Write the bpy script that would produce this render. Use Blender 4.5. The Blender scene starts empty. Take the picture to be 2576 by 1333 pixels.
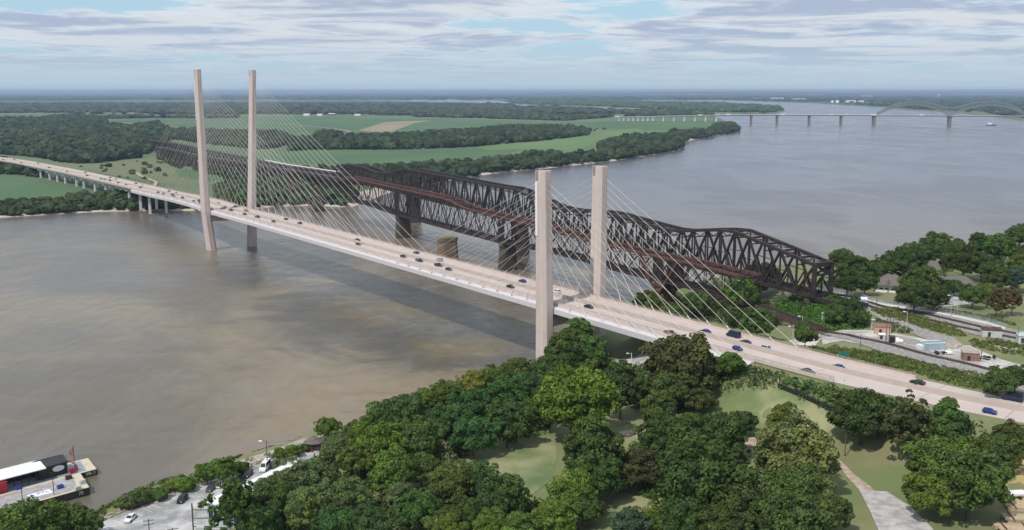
import bpy, bmesh, math, random
import numpy as np
from mathutils import Vector, Matrix
R = math.radians
scene = bpy.context.scene
col = scene.collection
# ---------------------------------------------------------------- camera
F_PX, CAM_Z, CX, CY, HOR = 2500.0, 125.0, 1288.0, 666.5, 229.0     # photo measured 2576 px wide
PITCH = math.atan((CY - HOR) / F_PX)
cam = bpy.data.cameras.new("camera"); camo = bpy.data.objects.new("camera", cam); col.objects.link(camo)
camo.location = (0, 0, CAM_Z); camo.rotation_euler = (math.pi / 2 - PITCH, 0, 0)
cam.sensor_width = 36; cam.lens = 36 * F_PX / 2576; cam.clip_start = 1; cam.clip_end = 200000
scene.camera = camo
# ---------------------------------------------------------------- world, sun, exposure
SUN_EL, SUN_DIR = R(52), (0.62, 0.78)          # horizontal direction in which shadows fall
w = bpy.data.worlds.new("World"); scene.world = w; w.use_nodes = True
nt = w.node_tree; nt.nodes.clear()
def N(t, **k):
    n = NT.nodes.new(t)
    for a, b in k.items(): setattr(n, a, b)
    return n
def L(a, b): NT.links.new(a, b)
def mth(op, a, b=None, c=None):
    n = N('ShaderNodeMath', operation=op)
    for i, v in enumerate((a, b, c)):
        if v is None: continue
        if isinstance(v, (int, float)): n.inputs[i].default_value = v
        else: L(v, n.inputs[i])
    return n.outputs[0]
def mixc(f, a, b, mode='MIX'):
    n = N('ShaderNodeMix', data_type='RGBA', blend_type=mode)
    for s, v in ((n.inputs[0], f), (n.inputs[6], a), (n.inputs[7], b)):
        if isinstance(v, (int, float)): s.default_value = v
        elif isinstance(v, tuple): s.default_value = (*v[:3], 1)
        else: L(v, s)
    return n.outputs[2]
def noise(vec, scale, detail=4, rough=.55, dist=0):
    n = N('ShaderNodeTexNoise'); n.inputs['Scale'].default_value = scale; n.inputs['Detail'].default_value = detail
    n.inputs['Roughness'].default_value = rough; n.inputs['Distortion'].default_value = dist
    if vec is not None: L(vec, n.inputs['Vector'])
    return n.outputs['Fac']
def ramp(fac, lo, hi):
    n = N('ShaderNodeMapRange', interpolation_type='SMOOTHSTEP'); n.inputs[1].default_value = lo; n.inputs[2].default_value = hi
    L(fac, n.inputs[0]); return n.outputs[0]
def mapping(vec, scale=(1, 1, 1), loc=(0, 0, 0), rot=(0, 0, 0)):
    n = N('ShaderNodeMapping'); n.inputs['Scale'].default_value = scale; n.inputs['Location'].default_value = loc
    n.inputs['Rotation'].default_value = rot; L(vec, n.inputs['Vector']); return n.outputs[0]
NT = nt
sky = N('ShaderNodeTexSky', sky_type='NISHITA', sun_disc=False, sun_elevation=SUN_EL, altitude=100)
sky.sun_rotation = math.atan2(-SUN_DIR[0], -SUN_DIR[1])
tc = N('ShaderNodeTexCoord'); sep = N('ShaderNodeSeparateXYZ'); L(tc.outputs['Generated'], sep.inputs[0])
zz = mth('ADD', mth('MAXIMUM', sep.outputs[2], 0.0), 0.035)
cmb = N('ShaderNodeCombineXYZ'); L(mth('DIVIDE', sep.outputs[0], zz), cmb.inputs[0]); L(mth('DIVIDE', sep.outputs[1], zz), cmb.inputs[1])
cv = mapping(cmb.outputs[0], (1, .75, 1), (3.1, 7.7, 0))
cover = noise(cv, .42, 10, .64, .25); shade = noise(mapping(cv, (1, 1.5, 1), (9, 2, 4)), .6, 9, .64, .5)
m = ramp(cover, .395, .46)
cloud = mixc(ramp(shade, .42, .58), (4.2, 5.05, 6.6), (6.9, 7.4, 8.0))
edge = mixc(ramp(cover, .40, .50), (7.6, 8.3, 9.0), cloud)
blue = mixc(.8, sky.outputs[0], (4.6, 6.9, 8.6))
skyc = mixc(m, blue, edge)
low = ramp(sep.outputs[2], .062, .004)                      # air thickens the cloud deck towards the horizon
skyc = mixc(mth('MULTIPLY', low, .92), skyc, (4.9, 6.2, 7.3))
bg = N('ShaderNodeBackground'); bg.inputs[1].default_value = .1; L(skyc, bg.inputs[0])
wo = N('ShaderNodeOutputWorld'); L(bg.outputs[0], wo.inputs[0])
sl = bpy.data.lights.new("sun", 'SUN'); sl.energy = 3.4; sl.angle = R(.6); sl.color = (1, .95, .88)
so = bpy.data.objects.new("sun", sl); col.objects.link(so)
so.rotation_euler = Vector((SUN_DIR[0] * math.cos(SUN_EL), SUN_DIR[1] * math.cos(SUN_EL), -math.sin(SUN_EL))).to_track_quat('-Z', 'Y').to_euler()
scene.view_settings.view_transform = 'Standard'; scene.view_settings.look = 'None'; scene.view_settings.exposure = 0.0
scene.view_settings.gamma = 1.0
# ---------------------------------------------------------------- measuring helpers
cp, sp = math.cos(PITCH), math.sin(PITCH)
def ray(x, y):
    dx = (x - CX) / F_PX; dy = -(y - CY) / F_PX
    return dx, cp + dy * sp, -sp + dy * cp
def at(x, y, z=0.0):
    a, b, c = ray(x, y); t = (z - CAM_Z) / c
    return Vector((a * t, b * t, z))
def proj(v):
    zz = v[2] - CAM_Z; d = v[1] * cp - zz * sp; u = v[1] * sp + zz * cp
    return CX + F_PX * v[0] / d, CY - F_PX * u / d
def vplane(x, y, A, D):
    """ground line A + t*D: returns t, z where the sight line meets the upright plane on it"""
    a, b, _ = ray(x, y)[0], ray(x, y)[1], 0; c = ray(x, y)[2]
    det = a * (-D[1]) + b * D[0]; s = (A[0] * (-D[1]) + A[1] * D[0]) / det
    t = (a * s - A[0]) / D[0] if abs(D[0]) > abs(D[1]) else (b * s - A[1]) / D[1]
    return t, CAM_Z + c * s
# ---------------------------------------------------------------- object helpers
def tag(o, label=None, cat=None, group=None, kind=None):
    if label: o['label'] = label
    if cat: o['category'] = cat
    if group: o['group'] = group
    if kind: o['kind'] = kind
    return o
def empty(name, loc, label, cat, group=None, rz=0, sc=1.0):
    o = bpy.data.objects.new(name, None); col.objects.link(o); o.location = loc; o.rotation_euler = (0, 0, rz); o.scale = (sc,) * 3
    o.empty_display_size = .5
    return tag(o, label, cat, group)
def meshobj(name, me, mat, parent=None, color=None):
    o = bpy.data.objects.new(name, me); col.objects.link(o)
    if mat and not me.materials: me.materials.append(mat)
    if parent: o.parent = parent
    if color: o.color = (*color, 1)
    return o
def npmesh(name, V, Fq, attr=None, smooth=False):
    V = np.asarray(V, dtype=np.float32); Fq = np.asarray(Fq, dtype=np.int32); k = Fq.shape[1]
    me = bpy.data.meshes.new(name); me.vertices.add(len(V)); me.vertices.foreach_set('co', V.ravel())
    me.loops.add(Fq.size); me.loops.foreach_set('vertex_index', Fq.ravel())
    me.polygons.add(len(Fq)); me.polygons.foreach_set('loop_start', np.arange(0, Fq.size, k, dtype=np.int32))
    me.update(calc_edges=True)
    me.polygons.foreach_set('use_smooth', np.full(len(Fq), smooth))
    if attr is not None:
        a = me.attributes.new('v', 'FLOAT', 'FACE'); a.data.foreach_set('value', np.asarray(attr, dtype=np.float32))
    return me
class MB:
    def __init__(s): s.v = []; s.f = []
    def hexa(s, p):                      # 8 points: bottom ring 0-3, top ring 4-7
        b = len(s.v); s.v += [tuple(q) for q in p]
        for q in ((3, 2, 1, 0), (4, 5, 6, 7), (0, 1, 5, 4), (1, 2, 6, 5), (2, 3, 7, 6), (3, 0, 4, 7)): s.f.append(tuple(b + i for i in q))
        return s
    def box(s, c, d, rz=0, taper=1.0):
        ca, sa = math.cos(rz), math.sin(rz); P = []
        for z, t in ((-.5, 1), (.5, taper)):
            for x, y in ((-.5, -.5), (.5, -.5), (.5, .5), (-.5, .5)):
                X, Y = x * d[0] * t, y * d[1] * t
                P.append((c[0] + X * ca - Y * sa, c[1] + X * sa + Y * ca, c[2] + z * d[2]))
        return s.hexa(P)
    def bar(s, p, q, w, h=None, up=(0, 0, 1)):
        p, q = Vector(p), Vector(q); d = (q - p).normalized(); h = h or w
        a = d.cross(Vector(up))
        if a.length < 1e-3: a = d.cross(Vector((0, 1, 0)))
        a.normalize(); b = a.cross(d)
        P = []
        for e in (p, q):
            for i, j in ((-1, -1), (1, -1), (1, 1), (-1, 1)): P.append(e + a * (i * w / 2) + b * (j * h / 2))
        return s.hexa(P)
    def tube(s, p, q, r, n=8, r2=None):
        p, q = Vector(p), Vector(q); d = (q - p).normalized(); r2 = r if r2 is None else r2
        a = d.orthogonal().normalized(); b = d.cross(a); k = len(s.v)
        for e, rr in ((p, r), (q, r2)):
            for i in range(n):
                t = 2 * math.pi * i / n; s.v.append(tuple(e + a * (rr * math.cos(t)) + b * (rr * math.sin(t))))
        for i in range(n): s.f.append((k + i, k + (i + 1) % n, k + n + (i + 1) % n, k + n + i))
        s.f.append(tuple(k + i for i in reversed(range(n)))); s.f.append(tuple(k + n + i for i in range(n)))
        return s
    def prism(s, pts, z0, z1):
        k = len(s.v); n = len(pts)
        s.v += [(p[0], p[1], z0) for p in pts] + [(p[0], p[1], z1) for p in pts]
        s.f.append(tuple(range(k, k + n))[::-1]); s.f.append(tuple(range(k + n, k + 2 * n)))
        for i in range(n): s.f.append((k + i, k + (i + 1) % n, k + n + (i + 1) % n, k + n + i))
        return s
    def sweep(s, path, lat, prof, closed=True):
        """path: points, lat: unit lateral vectors, prof: list of (offset, dz) or a function of index"""
        k = len(s.v); n = None
        for i, (p, l) in enumerate(zip(path, lat)):
            pr = prof(i) if callable(prof) else prof; n = len(pr)
            for o, dz in pr: s.v.append((p[0] + l[0] * o, p[1] + l[1] * o, p[2] + dz))
        for i in range(len(path) - 1):
            for j in range(n if closed else n - 1):
                a = k + i * n + j; b = k + i * n + (j + 1) % n; s.f.append((a, b, b + n, a + n))
        if closed:
            s.f.append(tuple(range(k, k + n))[::-1]); s.f.append(tuple(range(k + n * (len(path) - 1), k + n * len(path))))
        return s
    def build(s, name, mat, parent=None, color=None, origin=None, smooth=False):
        me = bpy.data.meshes.new(name)
        o0 = Vector(origin) if origin is not None else (parent.location if parent and parent.type == 'EMPTY' else None)
        if origin is None and parent is not None and parent.type == 'MESH' and 'org' in parent: o0 = Vector(parent['org'])
        V = [tuple(Vector(v) - o0) for v in s.v] if o0 is not None else s.v
        me.from_pydata(V, [], s.f); me.update()
        bm = bmesh.new(); bm.from_mesh(me); bmesh.ops.recalc_face_normals(bm, faces=bm.faces); bm.to_mesh(me); bm.free()
        if smooth: me.polygons.foreach_set('use_smooth', [True] * len(me.polygons))
        o = meshobj(name, me, mat, parent, color)
        return o
def copy_tree(o, parent=None):
    c = o.copy(); col.objects.link(c); c.parent = parent
    for ch in list(o.children): copy_tree(ch, c)
    return c
def rnd(a, b): return random.uniform(a, b)
random.seed(7); RG = np.random.default_rng(11)
# ---------------------------------------------------------------- materials
def material(name):
    global NT
    m = bpy.data.materials.new(name); m.use_nodes = True; NT = m.node_tree
    return m, NT.nodes['Principled BSDF']
def simple(name, c, rough=.7, metal=0, var=.12, scale=.6, c2=None, bump=0, objcol=False, grime=0):
    m, b = material(name); b.inputs['Roughness'].default_value = rough; b.inputs['Metallic'].default_value = metal
    tcn = N('ShaderNodeNewGeometry'); nf = noise(tcn.outputs['Position'], scale, 5, .6)
    base = c
    if objcol: base = N('ShaderNodeObjectInfo').outputs['Color']
    if c2: base = mixc(ramp(nf, .38, .62), base, c2)
    k = N('ShaderNodeMapRange'); k.inputs[3].default_value = 1 - var; k.inputs[4].default_value = 1 + var; k.inputs[1].default_value = .3; k.inputs[2].default_value = .7
    L(nf, k.inputs[0]); o = N('ShaderNodeCombineXYZ')
    for i in range(3): L(k.outputs[0], o.inputs[i])
    out = mixc(1.0, base, o.outputs[0], 'MULTIPLY'); 
    if grime:
        st = noise(mapping(tcn.outputs['Position'], (1, 1, .08)), 1.3, 4, .6)
        out = mixc(mth('MULTIPLY', ramp(st, .5, .75), grime), out, (.16, .14, .12))
    L(out, b.inputs['Base Color'])
    if bump:
        bn = N('ShaderNodeBump'); bn.inputs['Strength'].default_value = bump; bn.inputs['Distance'].default_value = .3
        L(noise(tcn.outputs['Position'], scale * 4, 4), bn.inputs['Height']); L(bn.outputs[0], b.inputs['Normal'])
    return m
M = {}
M['concrete'] = simple('tower_concrete', (.55, .465, .43), .8, var=.06, scale=.25, grime=.05)
M['deck'] = simple('deck_concrete', (.53, .45, .41), .8, var=.06, scale=.15, grime=.0)
M['median'] = simple('shade_toned_concrete', (.40, .335, .30), .85, var=.08, scale=.5)  # darker than the deck: shade of upright faces and slots put into the colour
M['girder'] = simple('girder_paint', (.56, .53, .545), .45, var=.05)
M['cable'] = simple('cable_sheath', (.62, .57, .52), .4, var=.03)
M['panel'] = simple('panel_paint', (.78, .74, .75), .5, var=.02)
M['rail'] = simple('rail_metal', (.36, .29, .25), .6)
M['rust'] = simple('rusty_steel', (.060, .028, .024), .75, var=.35, scale=.5, c2=(.115, .05, .04))
M['dark'] = simple('dark_steel', (.018, .013, .014), .7, var=.3, scale=.5, c2=(.038, .022, .020))
M['stone'] = simple('pier_masonry', (.085, .07, .048), .95, var=.35, scale=.7, c2=(.042, .035, .026), bump=.6)
M['tan_stone'] = simple('old_pier_masonry', (.21, .155, .10), .95, var=.35, scale=.8, c2=(.13, .10, .07), bump=.6)
M['grey_steel'] = simple('grey_green_steel', (.46, .50, .48), .6, var=.1)
M['arch'] = simple('grey_green_arch_steel', (.17, .20, .19), .6, var=.1)
M['grey_conc'] = simple('aged_concrete', (.22, .17, .15), .9, var=.15)
M['white'] = simple('white_paint', (.78, .79, .80), .5, var=.04)
M['black'] = simple('black_metal', (.02, .02, .022), .5, var=.2)
M['yellow'] = simple('yellow_paint', (.62, .54, .36), .6, var=.15, c2=(.52, .47, .38))
M['hull'] = simple('hull_black', (.03, .028, .027), .6, var=.3)
M['barge'] = simple('barge_deck', (.40, .42, .44), .7, var=.15, scale=.35, c2=(.30, .25, .23))
M['bluegrey'] = simple('deck_plate', (.25, .30, .35), .6, var=.1)
M['red'] = simple('red_paint', (.42, .03, .04), .5, var=.15)
M['blue'] = simple('blue_paint', (.03, .07, .32), .5, var=.1)
M['roofgrey'] = simple('roof_shingles', (.13, .115, .105), .9, var=.12, scale=1.5)
M['wood'] = simple('weathered_pole_wood', (.10, .08, .065), .9, var=.2)
M['palewood'] = simple('stacked_timber', (.50, .38, .26), .85, var=.2)
M['tan'] = simple('tan_wall', (.48, .33, .22), .8, var=.1)
M['brick'] = simple('brick_wall', (.24, .13, .11), .9, var=.25, scale=2)
M['container_blue'] = simple('faded_blue_paint', (.30, .40, .46), .6, var=.15)
M['asphalt'] = simple('lot_asphalt', (.30, .30, .30), .9, var=.25, scale=.16, c2=(.43, .42, .41))
M['road'] = simple('gravel_road', (.36, .34, .33), .95, var=.15, scale=.4, c2=(.44, .42, .40), bump=.2)
M['ballast'] = simple('ballast_gravel', (.24, .215, .20), .95, var=.2, scale=.8, c2=(.31, .29, .275), bump=.3)
M['gravel'] = simple('yard_gravel', (.40, .375, .35), .95, var=.2, scale=.1, c2=(.50, .47, .43), bump=.3)
M['dirt'] = simple('bare_earth', (.36, .27, .20), .95, var=.2, scale=.3, c2=(.42, .35, .28))
M['mown'] = simple('mown_grass', (.150, .20, .078), .95, var=.28, scale=.07, c2=(.225, .225, .115), bump=.5)
M['dry'] = simple('dry_grass', (.40, .31, .14), .95, var=.15, scale=.15)
M['weeds'] = simple('tall_weeds', (.11, .15, .045), .95, var=.35, scale=.5, c2=(.17, .19, .07), bump=.6)
M['mark'] = simple('painted_line', (.62, .60, .50), .7, var=.1)
M['ironrail'] = simple('rail_steel', (.10, .07, .06), .45, var=.1)
M['fence'] = simple('fence_mesh', (.33, .37, .40), .6, var=.2)
M['glass'], b = material('car_glass'); b.inputs['Base Color'].default_value = (.02, .025, .03, 1); b.inputs['Roughness'].default_value = .12
M['tyre'] = simple('tyre_rubber', (.02, .02, .02), .9)
M['lampw'], b = material('headlight_glass'); b.inputs['Base Color'].default_value = (.7, .7, .68, 1); b.inputs['Roughness'].default_value = .2
M['lampr'], b = material('tail_light_glass'); b.inputs['Base Color'].default_value = (.4, .02, .02, 1); b.inputs['Roughness'].default_value = .2
M['paint'] = simple('car_paint', (.1, .1, .1), .28, var=.02, objcol=True)
M['cloth'] = simple('flag_cloth', (.6, .55, .55), .9, c2=(.5, .08, .08), scale=3)
M['rock'] = simple('riprap_rock', (.36, .31, .26), .95, var=.3, scale=1)
# foliage: object colour times a per-leaf variation
def foliage(name, hue=(1.14, 1.08, .8)):
    global NT
    m, b = material(name); b.inputs['Roughness'].default_value = .75; b.inputs['Specular IOR Level'].default_value = .15
    oi = N('ShaderNodeObjectInfo'); at_ = N('ShaderNodeAttribute', attribute_name='v')
    o = N('ShaderNodeCombineXYZ')
    for i in range(3): L(at_.outputs['Fac'], o.inputs[i])
    c = mixc(1.0, oi.outputs['Color'], o.outputs[0], 'MULTIPLY')
    g = N('ShaderNodeNewGeometry')
    c2 = mixc(1.0, c, hue, 'MULTIPLY')
    c = mixc(mth('MULTIPLY', ramp(noise(g.outputs['Position'], .09 if name != 'woods_foliage' else .006, 3), .42, .62), .75), c, c2)
    L(c, b.inputs['Base Color'])
    tr = N('ShaderNodeBsdfTranslucent'); L(c, tr.inputs[0]); mx = N('ShaderNodeMixShader'); mx.inputs[0].default_value = .30
    out = NT.nodes['Material Output']; L(b.outputs[0], mx.inputs[1]); L(tr.outputs[0], mx.inputs[2]); L(mx.outputs[0], out.inputs[0])
    return m
M['leaf'] = foliage('leaf_foliage'); M['woods'] = foliage('woods_foliage', (1.35, 1.2, .95))
M['bark'] = simple('tree_bark', (.10, .08, .06), .95, var=.2)
# water
m_, b = material('river_water'); M['water'] = m_
g = N('ShaderNodeNewGeometry'); P_ = g.outputs['Position']
big = noise(mapping(P_, (1, .55, 1), (40, 90, 0), (0, 0, .7)), .0075, 5, .55, .8)
fine = noise(mapping(P_, (1, .4, 1), (0, 0, 0), (0, 0, .5)), .05, 5, .6, .4)
c = mixc(ramp(big, .40, .62), (.225, .172, .098), (.135, .108, .070))
wn = noise(P_, .016, 6, .68, 1.4); sx = N('ShaderNodeSeparateXYZ'); L(P_, sx.inputs[0])
for cx_, cy_, rx_, ry_ in ((-168, 740, 30, 60), (-75, 575, 40, 58), (-18, 475, 34, 26)):       # silt plumes drifting below the new towers
    dx_ = mth('DIVIDE', mth('SUBTRACT', sx.outputs[0], float(cx_)), float(rx_)); dy_ = mth('DIVIDE', mth('SUBTRACT', sx.outputs[1], float(cy_)), float(ry_))
    dd = mth('SQRT', mth('ADD', mth('MULTIPLY', dx_, dx_), mth('MULTIPLY', dy_, dy_))); dd = mth('ADD', dd, mth('MULTIPLY', mth('SUBTRACT', wn, .5), 3.2))
    c = mixc(mth('MULTIPLY', ramp(dd, 2.2, 1.1), .8), c, (.055, .050, .036)); c = mixc(mth('MULTIPLY', ramp(dd, 1.1, .2), .92), c, (.150, .100, .016))
silt = noise(mapping(P_, (1, .35, 1), (0, 0, 0), (0, 0, .65)), .012, 4, .6, 1.0)
c = mixc(mth('MULTIPLY', ramp(silt, .60, .74), .35), c, (.19, .14, .08))
c = mixc(mth('MULTIPLY', ramp(fine, .45, .7), .2), c, (.20, .18, .155))
c = mixc(mth('MULTIPLY', ramp(sx.outputs[1], 450, 1500), .85), c, (.098, .104, .135))  # bluer with distance: sky reflection tinted into the base colour
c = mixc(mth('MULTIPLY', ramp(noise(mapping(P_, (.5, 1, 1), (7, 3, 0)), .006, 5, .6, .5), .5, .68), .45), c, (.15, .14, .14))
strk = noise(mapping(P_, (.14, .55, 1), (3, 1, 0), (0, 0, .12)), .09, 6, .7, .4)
c = mixc(mth('MULTIPLY', ramp(strk, .52, .70), .30), c, (.21, .19, .17)); c = mixc(mth('MULTIPLY', ramp(strk, .46, .33), .30), c, (.06, .058, .06))  # ripple light and shade painted as pale and dark streaks
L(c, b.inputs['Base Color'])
b.inputs['Specular IOR Level'].default_value = .5; b.inputs['IOR'].default_value = 1.33
rr = mth('ADD', mth('MULTIPLY', ramp(big, .35, .65), .10), .13); L(rr, b.inputs['Roughness'])
h1 = noise(mapping(P_, (1, .45, 1), (0, 0, 0), (0, 0, .35)), .16, 8, .72, .8); h2 = noise(mapping(P_, (1, .3, 1), (5, 3, 0), (0, 0, -.2)), .035, 4, .6, .8)
bp = N('ShaderNodeBump'); bp.inputs['Strength'].default_value = .6; bp.inputs['Distance'].default_value = 1.0
L(mth('ADD', mth('MULTIPLY', h1, .95), mth('MULTIPLY', h2, 1.6)), bp.inputs['Height']); L(bp.outputs[0], b.inputs['Normal'])
# land of the far side
m_, b = material('floodplain'); M['plain'] = m_
g = N('ShaderNodeNewGeometry'); P_ = g.outputs['Position']; sx = N('ShaderNodeSeparateXYZ'); L(P_, sx.inputs[0])
a1 = noise(mapping(P_, (.6, 1, 1)), .0016, 3, .5); a2 = noise(P_, .02, 5, .6)
c = mixc(ramp(a1, .42, .58), (.070, .125, .055), (.13, .165, .075)); c = mixc(mth('MULTIPLY', ramp(a2, .4, .65), .4), c, (.13, .15, .08))
far = ramp(sx.outputs[1], 7000, 11000)
f1 = noise(mapping(P_, (.35, 1, 1)), .0011, 6, .62, .3)
fc = mixc(ramp(f1, .46, .60), (.035, .052, .034), (.13, .155, .09)); c = mixc(far, c, fc)
c = mixc(mth('MULTIPLY', ramp(sx.outputs[2], 5.2, 4.4), ramp(sx.outputs[1], 3200, 2400)), c, (.50, .43, .35)); L(c, b.inputs['Base Color']); b.inputs['Roughness'].default_value = .95
# land of the near side: grass, with sand and rock at the water's edge
m_, b = material('near_ground'); M['near'] = m_
g = N('ShaderNodeNewGeometry'); P_ = g.outputs['Position']; sx = N('ShaderNodeSeparateXYZ'); L(P_, sx.inputs[0])
a1 = noise(P_, .035, 5, .6); a2 = noise(P_, .35, 4, .6)
c = mixc(ramp(a1, .4, .6), (.14, .175, .062), (.20, .195, .095)); c = mixc(mth('MULTIPLY', ramp(a2, .5, .7), .5), c, (.20, .17, .11))
c = mixc(ramp(mth('ADD', sx.outputs[2], mth('MULTIPLY', a2, 2.5)), 6.2, 4.4), c, (.31, .27, .21)); L(c, b.inputs['Base Color']); b.inputs['Roughness'].default_value = .95
bn = N('ShaderNodeBump'); bn.inputs['Strength'].default_value = .5; bn.inputs['Distance'].default_value = .3; L(a2, bn.inputs['Height']); L(bn.outputs[0], b.inputs['Normal'])
def crop(name, c1, c2, ang=.3):
    m, b = material(name); g = N('ShaderNodeNewGeometry'); wv = N('ShaderNodeTexWave'); wv.inputs['Scale'].default_value = .035; wv.inputs['Distortion'].default_value = .6
    L(mapping(g.outputs['Position'], rot=(0, 0, ang)), wv.inputs['Vector'])
    c = mixc(mth('MULTIPLY', wv.outputs['Fac'], .25), c1, c2); c = mixc(mth('MULTIPLY', ramp(noise(g.outputs['Position'], .004, 4), .4, .65), .6), c, c2)
    L(c, b.inputs['Base Color']); b.inputs['Roughness'].default_value = .95; return m
M['crop'] = crop('crop_field', (.048, .108, .040), (.088, .158, .060)); M['crop2'] = crop('bright_field', (.09, .165, .05), (.15, .215, .08), .9)
M['scrub'] = crop('scrub_field', (.11, .135, .06), (.17, .17, .09), .6); M['tanfield'] = crop('stubble_field', (.24, .19, .12), (.30, .25, .17), 1.2)

# ================================================================ TERRAIN
def inside(poly, X, Y):
    r = np.zeros(X.shape, bool); n = len(poly); j = n - 1
    for i in range(n):
        xi, yi = poly[i]; xj, yj = poly[j]
        c = ((yi > Y) != (yj > Y)) & (X < (xj - xi) * (Y - yi) / (yj - yi + 1e-12) + xi); r ^= c; j = i
    return r
def pdist(line, X, Y):
    d = np.full(X.shape, 1e9)
    for (ax, ay), (bx, by) in zip(line[:-1], line[1:]):
        L2 = (bx - ax) ** 2 + (by - ay) ** 2 + 1e-9; t = np.clip(((X - ax) * (bx - ax) + (Y - ay) * (by - ay)) / L2, 0, 1)
        d = np.minimum(d, np.hypot(X - ax - t * (bx - ax), Y - ay - t * (by - ay)))
    return d
def sstep(x): x = np.clip(x, 0, 1); return x * x * (3 - 2 * x)
# centre line of the new bridge, all at road level 32 m
U2 = Vector((.582, -.813)).normalized(); N2 = Vector((U2.y, -U2.x)); C2 = -277.5 * N2
def sline(s, off=0):
    s, off = float(s), float(off); return s * U2 + C2 + off * N2
def deckz(s): return float(np.interp(s, [-1700, -1300, -1150, -1060, -980, -900, -830], [20.5, 21, 22.2, 23.8, 26.5, 30, 32]))
def on_deck(x, y, h=0.0):
    z = 28.0
    for _ in range(30): p = at(x, y, z + h); z += .5 * (deckz((p.xy - C2).dot(U2)) - z)
    return at(x, y, z + h)
fe = [on_deck(x, y, 1.0).xy for x, y in ((0, 395), (60, 402.5), (128.6, 414.7), (225, 433), (321.8, 453.6), (415, 474))]
HWL = 13.2; cle = []
for i_ in range(len(fe)):
    d_ = (fe[min(i_ + 1, len(fe) - 1)] - fe[max(i_ - 1, 0)]).normalized(); n_ = Vector((d_.y, -d_.x)); n_ = n_ if n_.dot(N2) > 0 else -n_; cle.append(tuple(fe[i_] + n_ * HWL))
d_ = (Vector(cle[0]) - Vector(cle[1])).normalized(); cle = [tuple(Vector(cle[0]) + Vector((d_.x * math.cos(.10 * k) - d_.y * math.sin(.10 * k), d_.y * math.cos(.10 * k) + d_.x * math.sin(.10 * k))) * 130 * k) for k in (3, 2, 1)] + cle
cl_pts = cle + [tuple(sline(s)) for s in (-800, -700, -560, -420, -300, -210)] + \
         [(131, 300), (151, 281), (177, 262), (207, 246), (242, 232)]
def catmull(P, k=12):
    P = [Vector(p) for p in P]; P = [2 * P[0] - P[1]] + P + [2 * P[-1] - P[-2]]; out = []
    for i in range(1, len(P) - 2):
        for j in range(k):
            t = j / k; a, b, c, d = P[i - 1:i + 3]
            out.append(.5 * ((2 * b) + (c - a) * t + (2 * a - 5 * b + 4 * c - d) * t * t + (3 * b - a - 3 * c + d) * t ** 3))
    return out + [P[-2]]
CL = catmull(cl_pts, 10)
RZ = 32.0
shore_px = [(290, 1283), (360, 1254), (482, 1217), (586, 1176), (690, 1146), (759, 1118), (812, 1108), (900, 1098), (960, 1078), (1050, 1040), (1110, 1020), (1200, 990), (1290, 962), (1365, 940), (1420, 895), (1470, 850),
            (1560, 790), (1610, 762), (1720, 742), (1850, 722), (1960, 716), (2060, 708), (2130, 706), (2230, 694), (2330, 668), (2430, 648), (2520, 632), (2576, 618), (2680, 600)]
shore = [(-260, 60), (-150, 205)] + [tuple(at(x, y, 0)[:2]) for x, y in shore_px] + [(620, 1080), (760, 1500)]
near_poly = shore + [(1100, 1500), (1100, -50), (-260, -50)]
anchors = [(60, 1330, 6), (327, 1300, 8), (560, 1210, 8), (700, 1165, 8), (800, 1130, 8), (600, 1330, 9), (950, 1250, 13), (1150, 1240, 15), (1300, 1170, 16), (1000, 1120, 12), (1200, 1060, 13), (1400, 1080, 16), (1580, 1070, 17), (1500, 1000, 15),
           (1500, 900, 12), (1600, 900, 13), (1950, 1010, 22), (1850, 1100, 19), (2250, 1250, 20), (2100, 1150, 20), (1600, 1300, 17), (1900, 1300, 19), (2500, 1260, 22), (2300, 1110, 25), (2450, 990, 30),
           (2300, 940, 29), (2200, 910, 28), (2050, 860, 26), (2300, 800, 26), (2500, 860, 26), (2100, 745, 26), (2400, 800, 26), (2300, 880, 26), (2450, 930, 27), (2250, 700, 25), (2450, 700, 25), (2550, 620, 20),
           (1672, 760, 7), (1800, 770, 10), (1900, 800, 15), (1990, 780, 19), (1750, 800, 12), (1650, 830, 12), (1980, 850, 21), (2150, 700, 22)]
AX = np.array([tuple(at(x, y, z)) for x, y, z in anchors])
HWY = [tuple(p) for p in CL if p.x > 48]
def ground_z(X, Y):
    X = np.asarray(X, float); Y = np.asarray(Y, float); sh = X.shape; X = X.ravel(); Y = Y.ravel()
    d2 = (X[:, None] - AX[:, 0]) ** 2 + (Y[:, None] - AX[:, 1]) ** 2 + 60; wt = d2 ** -1.5
    z = (wt * AX[:, 2]).sum(1) / wt.sum(1)
    ins = inside(near_poly, X, Y); d = pdist(shore, X, Y) * np.where(ins, 1, -1)
    slope = np.clip(z * 1.7, 12, 45)
    z = np.where(d > 0, .4 + (z - .4) * sstep((d + 2) / slope), np.maximum(-6, d * .4))
    dh = pdist(HWY, X, Y)
    tz_ = np.interp(X, [60, 105], [30.4, 31.55]); z = np.where(dh < 45, z + (tz_ - z) * sstep((38 - dh) / 20) * (X > 40) * sstep((X - 42) / 30), z)
    return z.reshape(sh)
def gz(x, y): return float(ground_z([x], [y])[0])
def gat(px, py, h=0.0):
    """ground point seen at a pixel of the near side (h = height of the seen point above the ground)"""
    z = 18.0
    for _ in range(25):
        p = at(px, py, z + h); z += .6 * (gz(p.x, p.y) - z)
    p = at(px, py, z + h); return Vector((p.x, p.y, gz(p.x, p.y)))
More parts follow.
